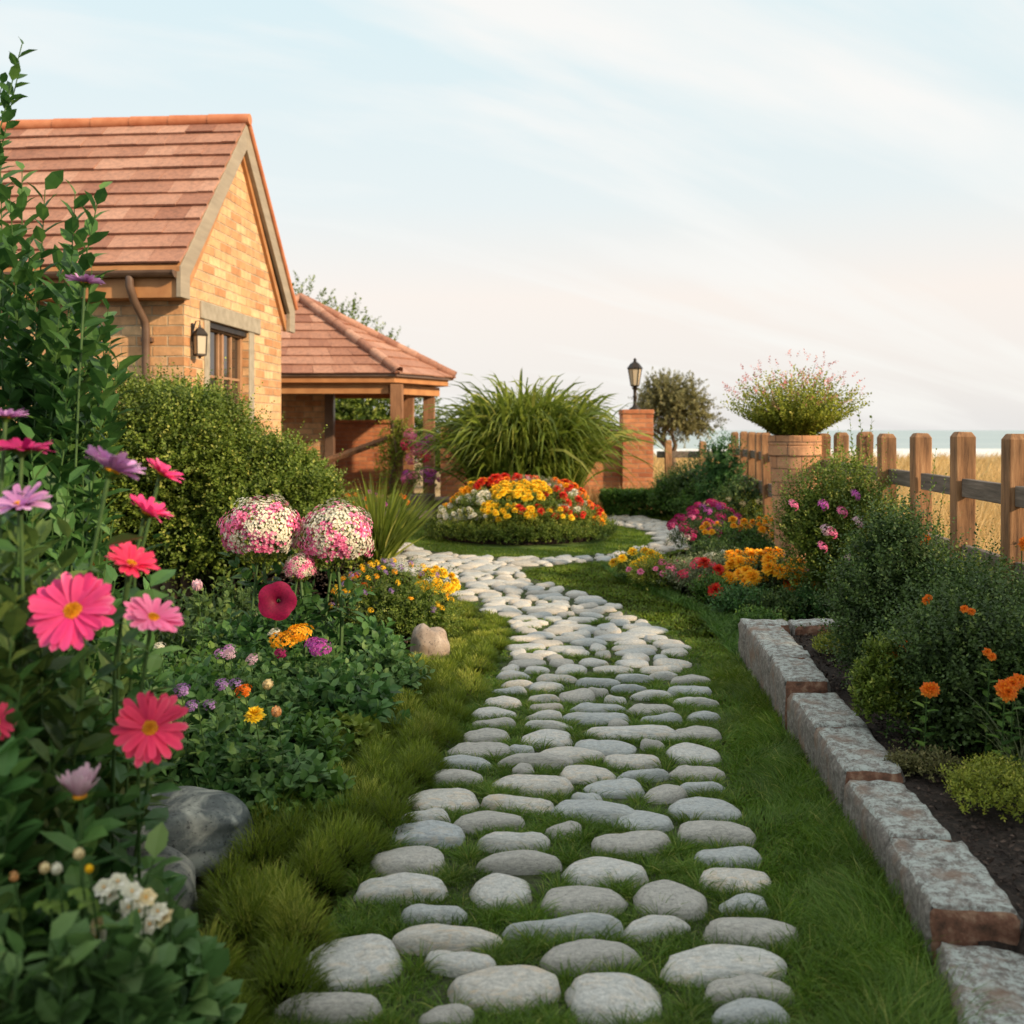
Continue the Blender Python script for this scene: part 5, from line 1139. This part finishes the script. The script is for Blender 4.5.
sprinkle('flower', 'small yellow button flower left of the peach bud', 'flower', 255, 716, 3.3, .062, 'pompom', 'yellow', seed=1)
sprinkle('flower_bud', 'round peach bud right of the yellow button flower', 'flower bud', 277, 716, 3.3, .055, 'bud', 'peach', seed=2)
sprinkle('flower_bud', 'cream bud above the yellow button flower', 'flower bud', 264, 687, 3.6, .055, 'bud', 'cream', seed=3, tiltv=(.8, -.4, .6))
sprinkle('flower_bud', 'pale pink bud under the large round bush', 'flower bud', 198, 590, 4.6, .09, 'bud', 'palepink', seed=4)
sprinkle('flower', 'small magenta flower right of the yellow yarrow', 'flower', 318, 646, 4.4, .10, 'cluster', 'violet', 3, .014, 5)
sprinkle('yarrow', 'flat yellow yarrow head in the middle of the left bed', 'flower', 292, 638, 4.5, .11, 'cluster', 'gold', 5, .035, 6)
for i, (px, py, Z, c, lb) in enumerate(((230, 655, 4.0, 'palepink', 'left of the yellow yarrow'), (250, 660, 4.0, 'palepink', 'just below the yellow yarrow'), (222, 652, 4.1, 'lilac', 'leftmost near the yarrow'), (232, 683, 3.6, 'purple', 'left of the cream bud'), (245, 692, 3.55, 'orange', 'touching the cream bud'), (198, 706, 3.3, 'purple', 'left of the yellow button flower'), (181, 690, 3.4, 'purple', 'near the coral daisy'), (275, 655, 4.2, 'magenta', 'under the yellow yarrow'), (160, 648, 4.0, 'white', 'behind the rose-pink daisy'), (270, 634, 4.6, 'white', 'left edge of the yarrow'))):
    sprinkle('flower', f'tiny {dict(palepink="pale pink", lilac="lilac", purple="purple", orange="orange", magenta="magenta", white="white")[c]} flower cluster {lb}', 'flower', px, py, Z, .055, 'cluster', c, 2, .015, 10 + i)

# hydrangea-like heads
def flower_ball(rad, seed, n=4600):
    g = Geo(); r = rng(seed); d = nrm(r.normal(size=(n, 3))); d = d[d[:, 2] > -.55]; n = len(d)
    lump = 1 + .07 * np.array([mnoise.noise(Vector(v) * 2.4 + Vector((seed, 0, 0))) for v in d]) * 3
    P = d * lump[:, None] * rad * [1, 1, .9] * r.uniform(.84, 1.07, (n, 1)); pk = np.array([mnoise.noise(Vector(v) * 2.0 + Vector((0, seed, 0))) for v in d]) - (d[:, 2] > .55) * .22 + .06 + r.normal(0, .26, n) > .12
    t = nrm(np.cross(d, r.normal(size=(n, 3)))); b = np.cross(d, t)
    for k in range(4):
        a = k * 1.571
        leaves(g, P, t * math.cos(a) + b * math.sin(a) + d * .3, d, np.where(pk, rad * .105, rad * .075), LEAF_S, 1.7, 0, None, k) if False else None
        for mk, mi, sz in ((pk, 0, .062), (~pk, 1, .048)):
            leaves(g, P[mk], (t * math.cos(a) + b * math.sin(a) + d * .3)[mk], d[mk], rad * sz, LEAF_S, 1.7, mi, None, k + seed)
    Q = nrm(r.normal(size=(700, 3))) * rad * .86; leaves(g, Q, r.normal(size=Q.shape), Q, rad * .16, LEAF_S, 1.4, 2, None, seed)
    return g.mesh('flower_head', [M['rose'], M['white'], M['leaf_olive'], M['magenta']])
def ball(px, py, Z, rad, label, seed, lean=0):
    p = P3(px, py, Z); t = thing('hydrangea', label, 'flower', (p.x, Z, 0)); o = obj('flower_head', flower_ball(rad, seed), t, (0, 0, p.z))
    g = Geo(); tube(g, [(.02, 0, 0), (.03 + lean, 0, p.z * .5), (0, 0, p.z - rad * .3)], [.012, .010, .008], 6); tube(g, [(-.06, 0, 0), (-.05, 0, p.z * .5), (-.01, 0, p.z - rad * .3)], [.008, .007, .006], 6); obj('stem', g.mesh('stem', M['stem']), t)
    g = Geo(); gs = Geo(); r = rng(seed)
    for i in range(16):
        a = r.random() * 6.28; z = r.uniform(.2, .85) * p.z; branchy(g, gs, (0, 0, z * .6), [(math.cos(a) * rad * .9, math.sin(a) * rad * .9, z)], .085, 7, seed + i, width=1.3, stem=.003)
    obj('leaves', g.mesh('leaves', M['leaf_deep']), t); obj('stems', gs.mesh('stems', M['stem']), t)
ball(262, 531, 5.0, .183, 'left of the two large pink and white flower balls', 1)
ball(336, 537, 5.0, .178, 'right of the two large pink and white flower balls', 2)
ball(300, 568, 4.9, .072, 'small faded pink flower ball between the two large ones', 5)
# trumpet flower
def trumpet():
    g = Geo(); n = 40; a = np.linspace(0, 2 * np.pi, n, endpoint=False); lob = 1 + .10 * np.abs(np.cos(2.5 * a)) - .06; V = []
    for s, z in ((.08, -.45), (.14, -.15), (.3, -.02), (.62, .05), (.85, .04), (1.0, 0)):
        k = lob if s > .5 else 1 + 0 * a; V.append(np.stack([np.cos(a) * s * k, np.sin(a) * s * k, z + .05 * np.sin(5 * a) * (s > .8)], -1))
    V = np.concatenate(V); i = np.arange(5)[:, None] * n; j = np.arange(n)[None]; j2 = (j + 1) % n
    g.add(V, np.stack([i + j, i + j2, i + n + j2, i + n + j], -1).reshape(-1, 4), 0, np.repeat([0, 0, .05, .25, .4, .5], n)); return g.mesh('blossom', M['crimson'], True)
p = P3(277, 601, 4.6); t = thing('petunia', 'single deep crimson trumpet flower below the flower balls', 'flower', (p.x, p.y, 0)); obj('blossom', trumpet(), t, (0, 0, p.z), Vector((.05, -1, .12)).to_track_quat('Z', 'Y').to_euler(), .088)
g = Geo(); tube(g, [(-.03, .1, 0), (-.04, .1, p.z * .6), (0, .035, p.z)], .005, 5); obj('stem', g.mesh('stem', M['stem']), t)
# fine-leaved flowering mound by the path
x, y = G(392, 640, 0)
shrub('flowering_mound', 'fine-leaved mound dotted with small yellow and lilac flowers beside the path', 'shrub', (-.76, 6.35, 0), [((0, 0, .18), (.36, .34, .26), 950), ((.22, -.1, .12), (.22, .22, .2), 350)], 'leaf_olive', .018, 380, k=7, sl=.09)
t = bpy.data.objects['flowering_mound']; r = rng(381)
for i in range(80):
    d = nrm(r.normal(size=3)); d[2] = abs(d[2]); 
    if d[1] > .5: continue
    c = ['yellow', 'yellow', 'purple', 'purple', 'gold'][i % 5]; obj('blossom', bloom('cluster', c, i % 3), t, tuple(d * [.39, .36, .29] + [0, 0, .18]), (r.random(), r.random(), 0), .045)
plant('chrysanthemum', 'bright yellow chrysanthemum clump spilling toward the path on the left', 'flowers', (-.56, 7.45, .0), .15, .26, 'leaf_mid', .03, 120, (('pompom', 'yellow', .075, 34),), 382, low=.0)
plant('zinnia', 'orange flower beside the fine-leaved mound', 'flowers', (-1.0, 6.5, 0), .09, .36, 'leaf_mid', .03, 60, (('pompom', 'orange', .08, 4),), 383)
for i, (px, py, Z, c) in enumerate(((205, 565, 8.6, 'orange'), (232, 562, 8.8, 'gold'), (100, 560, 8.4, 'orange'))):
    plant('ground_flower', ['orange flowers in the shade behind the large round bush', 'gold flowers behind the large round bush on its right', 'orange flowers behind the large bush at the left'][i], 'flowers', ((px - 512) / FPX * Z, Z, 0), .25, .25, 'leaf_olive', .04, 120, (('pompom', c, .09, 12),), 384 + i)

# ------------------------------------------------------------------ the big daisies
def petal_ring(g, n, L, w, elev, r, curl=-.25, r0=.1, mat=0):
    """strap petals with rounded notched tips"""
    s = np.array([0, .2, .45, .7, .9, 1.0]); wd = np.array([.34, .68, .92, 1.0, .9, .5]) * w * .5
    for i in range(n):
        a = i / n * 6.283 + r.normal() * .05; e = math.radians(elev + r.normal() * 6); LL = L * r.uniform(.86, 1.06); tw = r.normal() * .25; cu = curl + r.normal() * .16
        rad = r0 * L + s * LL * np.cos(e) ; z = s * LL * math.sin(e) + cu * LL * s ** 2 * .6
        V = []
        for k in range(6):
            for q, dz in ((-1, .12), (0, 0), (1, .12)):
                off = q * wd[k]; zz = z[k] + abs(q) * dz * wd[k] + off * tw; rr = rad[k] - (.05 * LL if (k == 5 and q) else 0)
                V.append((rr * math.cos(a) - off * math.sin(a), rr * math.sin(a) + off * math.cos(a), zz))
        F = [[3 * k + q, 3 * k + 3 + q, 3 * k + 4 + q, 3 * k + 1 + q] for k in range(5) for q in range(2)]
        rn = np.repeat(np.linspace(.1, .72, 6), 3) + np.tile([.16, -.12, .16], 6) + r.normal() * .14
        g.add(V, np.array(F), mat, np.clip(rn, 0, 1))
def disc_mesh(rd, seed):
    g = Geo(); r = rng(seed); lathe(g, [(rd * .98, -.1 * rd), (rd, .05 * rd), (rd * .8, .25 * rd), (rd * .4, .33 * rd), (rd * .01, .30 * rd)], 16, 0, rnd=.2)
    n = 130; k = np.arange(n); q = np.sqrt((k + .5) / n) * rd * .96; a = k * 2.39996; z = .32 * rd * (1 - (q / rd) ** 2) + .02 * rd
    P = np.stack([q * np.cos(a), q * np.sin(a), z], -1)
    for j in range(3): leaves(g, P, np.stack([np.cos(a + j * 2.1) * .5, np.sin(a + j * 2.1) * .5, a * 0 + 1], -1), np.stack([np.cos(a), np.sin(a), a * 0], -1), rd * .2, LEAF_S, 1.6, 0, r.random(n), j)
    return g.mesh('disc', M['disc'])
def daisy(label, px, py, Z, diam, colr, face, elev=8, seed=0, root=None, n=20, curl=-.2, disc=.15, sepal=True):
    p = P3(px, py, Z); D = diam / FPX * Z; r = rng(seed + 1000); q = Vector(face).to_track_quat('Z', 'Y').to_euler()
    root = root or (p.x - .1, Z + .1); t = thing('daisy', label, 'flower', (root[0], root[1], 0))
    loc = Vector((p.x - root[0], p.y - root[1], p.z))
    L = D / 2 * .93
    g = Geo(); petal_ring(g, n, L, L * .25, elev, r, curl); petal_ring(g, n - 7, L * .92, L * .23, elev + 10, r, curl)
    h = obj('petals', g.mesh('petals', M[colr], True), t, loc, q)
    obj('disc', disc_mesh(L * disc * 2 * .8, seed), t, loc, q)
    back = loc - Vector(face).normalized() * L * .16
    g = Geo(); lathe(g, [(.004, -L * .26), (L * .16, -L * .18), (L * .26, -L * .04), (L * .20, .0)], 12); m = 12; a = np.arange(m) / m * 6.283
    leaves(g, np.stack([np.cos(a) * L * .14, np.sin(a) * L * .14, a * 0 - L * .16], -1), np.stack([np.cos(a), np.sin(a), a * 0 + .45], -1), np.tile([0, 0, 1.0], (m, 1)), L * .4, LEAF_S, 1, 0)
    obj('calyx', g.mesh('calyx', M['leaf_mid']), t, loc, q)
    m = 15; tt = np.linspace(.30, .93, m); a = np.arange(m) * 2.4 + seed; gl = Geo(); e_ = np.array(back)
    Pl = e_[None] * np.stack([np.interp(tt, [0, .5, 1], [0, .45, .98]), np.interp(tt, [0, .5, 1], [0, .45, .98]), tt], -1)
    leaves(gl, Pl, np.stack([np.cos(a), np.sin(a), a * 0 + .5], -1) + r.normal(size=(m, 3)) * .2, np.tile([0, 0, 1.0], (m, 1)) + r.normal(size=(m, 3)) * .3, .10 * (1.15 - .5 * tt) * r.uniform(.8, 1.2, m), LEAF_O, 1.0, 0, None, seed)
    obj('leaves', gl.mesh('leaves', M['leaf_deep']), t)
    g = Geo(); f = Vector(face).normalized(); c1 = back - f * .10; tube(g, [Vector((0, 0, 0)), Vector((c1.x * .45, c1.y * .45, c1.z * .5)), c1 * .9 + Vector((0, 0, -.03)), back - f * L * .08], [.004, .0038, .0035, .004], 7); obj('stem', g.mesh('stem', M['stem'], True), t)
    return t
daisy('largest hot pink daisy with orange centre facing the camera at the left', 73, 611, 1.9, 88, 'pink', (.12, -.86, .5), 8, 1)
daisy('rose-pink daisy just right of the largest pink daisy', 153, 618, 1.95, 66, 'rose', (.42, -.34, .9), 16, 2, root=(-.78, 2.1))
daisy('coral daisy with yellow centre above the grey boulder', 150, 728, 1.95, 76, 'coral', (.28, -.88, .42), 10, 3, root=(-.86, 2.15))
daisy('coral daisy above the rose-pink one, tilted and seen from the side', 131, 564, 2.0, 58, 'coral', (.45, -.30, .95), 20, 4, root=(-.86, 2.15))
daisy('middle one of the three pink daisies stacked at the top, seen edge-on', 147, 513, 2.1, 52, 'pink', (.45, .05, .9), 24, 5, root=(-.9, 2.2))
daisy('highest small pink daisy right of the lilac ones, seen edge-on', 162, 474, 2.2, 45, 'pink', (.5, .05, .85), 24, 6, root=(-.9, 2.3))
daisy('lilac daisy tilted right with its underside showing', 112, 471, 1.95, 72, 'lilac', (.42, .2, 1.0), 30, 7, root=(-.92, 2.1))
daisy('lilac-pink daisy with yellow centre at the left edge', 20, 505, 1.9, 66, 'lilac', (.05, -.36, 1.0), 20, 8)
daisy('dark magenta daisy at the left edge above the lilac-pink one', 22, 450, 1.95, 64, 'magenta', (.05, .02, 1.0), 14, 9)
daisy('small lilac daisy cut by the left edge above the dark magenta one', 6, 417, 2.0, 44, 'lilac', (.1, .05, 1.0), 20, 10)
daisy('lilac daisy high up in the tall shrub against the cottage eaves', 85, 283, 2.9, 40, 'lilac', (.1, .02, 1.0), 16, 11, root=(-1.35, 3.0))
daisy('half-closed pale lilac daisy above the boulders', 80, 796, 1.7, 60, 'palepink', (.0, -.12, 1.0), 52, 12, root=(-.80, 1.85), curl=.1)
daisy('red daisy cut by the left edge of the picture', -4, 722, 1.8, 40, 'coral', (.5, -.75, .4), 10, 13)
# cream cluster low on the left
t = thing('cream_flowers', 'cluster of cream white flowers at the bottom left in front of the boulders', 'flowers', (-.64, 1.72, 0)); g = Geo(); r = rng(395)
for i, (px, py) in enumerate(((104, 888), (118, 882), (132, 892), (146, 898), (128, 908), (140, 912), (158, 912), (98, 925), (122, 928), (136, 930), (97, 938), (164, 918), (110, 896), (150, 925))):
    p = P3(px, py, 1.66 + r.normal() * .02); q = Vector((p.x + .64, p.y - 1.72, p.z)); obj('blossom', bloom('open', 'cream' if i % 4 == 3 else 'white', i % 3), t, q, Vector((r.normal() * .3, -.6, .9)).to_track_quat('Z', 'Y').to_euler(), .036)
    tube(g, [(0, 0, 0), (q.x * .4, q.y, q.z * .55), q - Vector((0, 0, .004))], .0016, 5)
obj('stem', g.mesh('stem', M['stem']), t)
for i, (px, py, c) in enumerate(((15, 880, 'peach'), (80, 858, 'cream'), (90, 872, 'yellow'), (46, 872, 'cream'), (58, 873, 'white'))):
    sprinkle('flower_bud', ['peach bud nearest the left edge at the bottom left', 'cream bud highest of the bottom left group', 'yellow bud beside the cream flower cluster', 'left of the twin cream buds at the bottom left', 'right of the twin cream buds at the bottom left'][i], 'flower bud', px, py, 1.62, .026, 'bud', c, 1, 0, 50 + i)

# ------------------------------------------------------------------ right-hand flower bed
def at(px, py): return (*G(px, py), 0)
sp_or = (('pompom', 'gold', .10, 26), ('pompom', 'yellow', .095, 8))
rb = [
 ('chrysanthemum', 'left third of the golden chrysanthemum mass by the wall corner', (748, 600), .26, .36, 'leaf_dark', sp_or, .0),
 ('chrysanthemum', 'central part of the golden chrysanthemum mass with the largest flowers', (772, 606), .26, .38, 'leaf_dark', (('pompom', 'gold', .12, 22),), .0),
 ('chrysanthemum', 'right third of the golden chrysanthemum mass, lowest clump', (800, 606), .22, .32, 'leaf_dark', (('pompom', 'gold', .10, 16), ('pompom', 'orange', .08, 4)), .0),
 ('marigold', 'yellow marigold clump at the lawn tip', (638, 582), .22, .26, 'leaf_olive', (('pompom', 'yellow', .10, 20),), .1),
 ('bushy_plant', 'yellow-green bushy plant right of the lawn-tip marigold', (655, 590), .24, .26, 'leaf_yellow', (('pompom', 'rose', .06, 4),), .2),
 ('verbena', 'pink flowered plant in the pale front border', (670, 592), .2, .25, 'leaf_olive', (('cluster', 'rose', .1, 8),), .2),
 ('sedum', 'pale cream-green feathery plant in the front border', (688, 594), .24, .28, 'leaf_pale', (('cluster', 'cream', .08, 10),), .2),
 ('salvia', 'plant with red flowers left of the golden chrysanthemums', (706, 600), .2, .3, 'leaf_pale', (('cluster', 'coral', .1, 9), ('pompom', 'red', .10, 2)), .1),
 ('zinnia', 'low plant with one large red flower in the front border', (712, 606), .14, .2, 'leaf_mid', (('pompom', 'red', .12, 3),), .1),
 ('white_alyssum', 'whitish feathery plant behind the red salvia', (722, 590), .22, .3, 'leaf_pale', (('cluster', 'white', .08, 6),), .2),
 ('phlox', 'left clump of magenta phlox on the path bend', (693, 556), .28, .42, 'leaf_dark', (('cluster', 'magenta', .13, 16), ('cluster', 'rose', .11, 6)), .0),
 ('phlox', 'dark magenta phlox behind the left phlox clump', (712, 548), .34, .5, 'leaf_dark', (('cluster', 'magenta', .14, 16), ('cluster', 'violet', .12, 6)), .0),
 ('leafy_perennial', 'green perennial with yellow flowers in the middle of the right bed', (735, 566), .42, .44, 'leaf_mid', (('pompom', 'gold', .085, 16),), .45),
 ('leafy_perennial', 'dark perennial with yellow flowers right of the first one', (775, 566), .40, .46, 'leaf_deep', (('pompom', 'gold', .085, 14),), .45),
 ('leafy_perennial', 'dark green perennial below the pink spray bush', (810, 572), .36, .45, 'leaf_deep', (('pompom', 'gold', .08, 8),), .45),
 ('leafy_perennial', 'dark green perennial between phlox and chrysanthemums', (715, 578), .32, .34, 'leaf_dark', (), .4),
 ('yellow_bush', 'yellow-green soft bush in front of the brick planter', (745, 536), .55, .55, 'leaf_yellow', (('cluster', 'cream', .1, 5),), .3),
 ('aster', 'white and pale blue flowers near the back rail fence', (712, 523), .42, .5, 'leaf_pale', (('cluster', 'white', .14, 14),), .1),
 ('aster', 'pink and violet flowers beside the planter foot', (750, 520), .42, .55, 'leaf_olive', (('cluster', 'rose', .15, 12), ('cluster', 'palepink', .12, 8)), .1),
 ('ground_plant', 'dark leafy ground plant under the left of the golden chrysanthemums', (742, 618), .22, .2, 'leaf_deep', (), .0),
 ('ground_plant', 'dark leafy ground plant below the largest golden chrysanthemums', (776, 622), .24, .18, 'leaf_dark', (), .0),
 ('ground_plant', 'dark leafy ground plant between the chrysanthemums and the pink verbena', (812, 622), .24, .2, 'leaf_deep', (), .0),
 ('ground_plant', 'low dark plant hugging the corner stone of the wall', (758, 636), .14, .12, 'leaf_mid', (), .0),
 ('ground_plant', 'dark leafy ground plant behind the back row of wall stones', (848, 626), .22, .2, 'leaf_dark', (), .0),
 ('pink_verbena', 'pink and purple flower clump beside the wall end, left part', (825, 612), .22, .36, 'leaf_olive', (('cluster', 'rose', .09, 14), ('cluster', 'violet', .1, 6)), .0),
 ('pink_verbena', 'pink and purple flower clump beside the wall end, right part', (850, 612), .22, .38, 'leaf_dark', (('cluster', 'rose', .09, 12), ('cluster', 'violet', .1, 6)), .0),
]
for i, (nm, lb, (px, py), rd, h, mt, sp, lw) in enumerate(rb):
    plant(nm, lb, 'flowers' if sp else 'plant', at(px, py), rd, h, mt, .034, int(230 + 500 * rd), sp, 430 + i, low=lw, sl=.11)
# tall airy bush with pink flowers in front of the planter
t = shrub('spray_bush', 'tall airy green bush with small pink flowers between the planter and the fence posts', 'bush', (2.22, 6.75, 0), [((0, 0, .55), (.36, .32, .50), 2300), ((.32, -.1, .34), (.3, .3, .34), 1400), ((-.2, 0, .66), (.22, .22, .28), 350)], 'leaf_olive', .027, 460, k=9, sl=.18, up=.6, inner=.2, width=1.4, wisps=200)
r = rng(461)
for i, (px, py) in enumerate(((793, 505), (823, 505), (826, 530), (832, 533), (855, 495), (858, 522), (822, 547), (870, 560), (850, 560), (842, 512))):
    p = P3(px, py, 6.4); obj('blossom', bloom('cluster', ['rose', 'violet', 'palepink'][i % 3], i % 3), t, (p.x - 2.22, p.y - 6.75, p.z), (1.0, 0, r.random()), .09)
# climber on the far posts
t = thing('fence_climber', 'leafy climber spilling over the two far fence posts right of the planter', 'climber', (2.62, 7.7, 0)); g = Geo(); gs = Geo()
for i, (px, py) in enumerate(((858, 408), (870, 430), (838, 428), (832, 455), (852, 440), (872, 418), (845, 470), (862, 455), (826, 448), (850, 420), (842, 440), (866, 470))):
    p = P3(px, py, 7.4 + .1 * (i % 3)); branchy(g, gs, (0, -.1, .2), [(p.x - 2.62, p.y - 7.7, p.z)], .045, 26, 470 + i, width=1.3, stem=.004, start=.35)
obj('leaves', g.mesh('leaves', M['leaf_olive']), t); obj('stem', gs.mesh('stem', M['stem']), t)
# dark fine-leaved bushes filling the raised bed
rbs = [((1.96, 4.0), [((0, 0, .24), (.44, .4, .30), 3600), ((-.15, 0, .44), (.2, .2, .16), 260)], 'leaf_dark', 'large dark fine-leaved bush in the raised bed under the third post'),
       ((1.68, 4.4), [((0, 0, .32), (.24, .3, .34), 2200), ((.0, 0, .62), (.12, .15, .18), 300)], 'leaf_dark', 'grey-green bush behind the corner of the raised bed'),
       ((2.02, 3.5), [((0, 0, .24), (.38, .34, .29), 2600)], 'leaf_dark', 'dark bush at the right edge over the bark mulch'),
       ((2.1, 4.95), [((0, 0, .26), (.34, .3, .28), 1500)], 'leaf_olive', 'bush against the fence behind the dark bushes')]
rbs += [((1.66, 3.62), [((0, 0, .22), (.24, .24, .26), 1900)], 'leaf_dark', 'smaller dark bush leaning over the bark mulch behind the orange flowers')]
for i, ((x, y), bl, mt, lb) in enumerate(rbs):
    t = shrub('dark_bush', lb, 'bush', (x, y, .14), bl, mt, .022, 480 + i, k=9, sl=.12, up=.5, inner=.35, low=-.9, width=1.5, wisps=260)
for i, (px, py, Z, s) in enumerate(((895, 550, 4.6, .075), (921, 541, 4.6, .075), (890, 655, 3.7, .055), (927, 692, 3.36, .05), (1005, 690, 3.16, .055), (1014, 684, 3.16, .05), (905, 648, 3.7, .05), (1022, 545, 3.9, .06), (970, 610, 3.5, .03), (925, 600, 3.62, .03), (990, 655, 3.3, .03))):
    sprinkle('orange_flower', ['orange flower highest left on the dark bushes', 'orange flower on the dark bushes under the second fence opening', 'large rust-orange flower at the near side of the dark bush', 'orange flower over the bare mulch', 'left of the paired orange flowers at the right edge', 'right of the paired orange flowers at the right edge', 'orange flower just right of the rust-orange one', 'orange flower at the right edge beside the nearest post', 'tiny orange flower deep in the dark bush, right', 'tiny orange flower on the left dark bush', 'tiny orange flower above the paired ones'][i], 'flower', px, py, Z, s, 'pompom', 'orange', 2, .012, 70 + i, tiltv=(-.2, -.9, .5))
for i, (px, py, Z, rd, h, mt, lf, lb) in enumerate((
        (842, 643, 5.0, .17, .10, 'leaf_yellow', .014, 'small mossy yellow-green cushion behind the wall corner'),
        (1000, 800, 3.02, .19, .15, 'leaf_yellow', .015, 'bright feathery yellow-green cushion on the mulch at the right edge'),
        (885, 715, 3.72, .13, .40, 'leaf_olive', .028, 'small yellow-green leafy plant standing beside the wall'),
        (935, 758, 3.3, .10, .08, 'leaf_dry', .018, 'scrubby low plant on the mulch behind the bright cushion'),
        (905, 752, 3.35, .06, .05, 'leaf_dry', .016, 'tiny scrubby seedling on the mulch near the wall'),
        (882, 660, 4.4, .13, .15, 'leaf_olive', .02, 'small green plant between the mossy cushion and the dark bush'))):
    x = (px - 512) / FPX * Z
    plant('low_plant', lb, 'plant', (x, Z, float(bedz(np.array([[x, Z]]))[0])), rd, h, mt, lf, 900 if rd > .12 else 160, (), 490 + i, sl=.05, k=7, up=.7)
g = grass_clump(34, .34, .006, (.03, .03), 96, .5, .5); t = thing('grass_tuft', 'thin wispy grass tuft at the right edge of the raised bed', 'grass tuft', (1.62, 3.2, .14)); obj('leaves', g.mesh('leaves', M['leaf_pale']), t)
# climbing greenery on the near posts
t = thing('fence_vine', 'small-leaved vine rising between the nearer fence posts', 'climber', (2.2, 5.4, .14)); g = Geo(); gs = Geo()
for i, (px, py, Z) in enumerate(((936, 450, 5.3), (884, 490, 5.4), (905, 500, 5.3), (946, 475, 5.2), (893, 520, 5.2), (915, 528, 5.1), (940, 520, 5.1))):
    p = P3(px, py, Z); branchy(g, gs, (-.1, -.1, .0), [(p.x - 2.2, p.y - 5.4, p.z - .14)], .028, 34, 520 + i, width=1.2, stem=.003, start=.3)
obj('leaves', g.mesh('leaves', M['leaf_olive']), t); obj('stem', gs.mesh('stem', M['stem']), t)
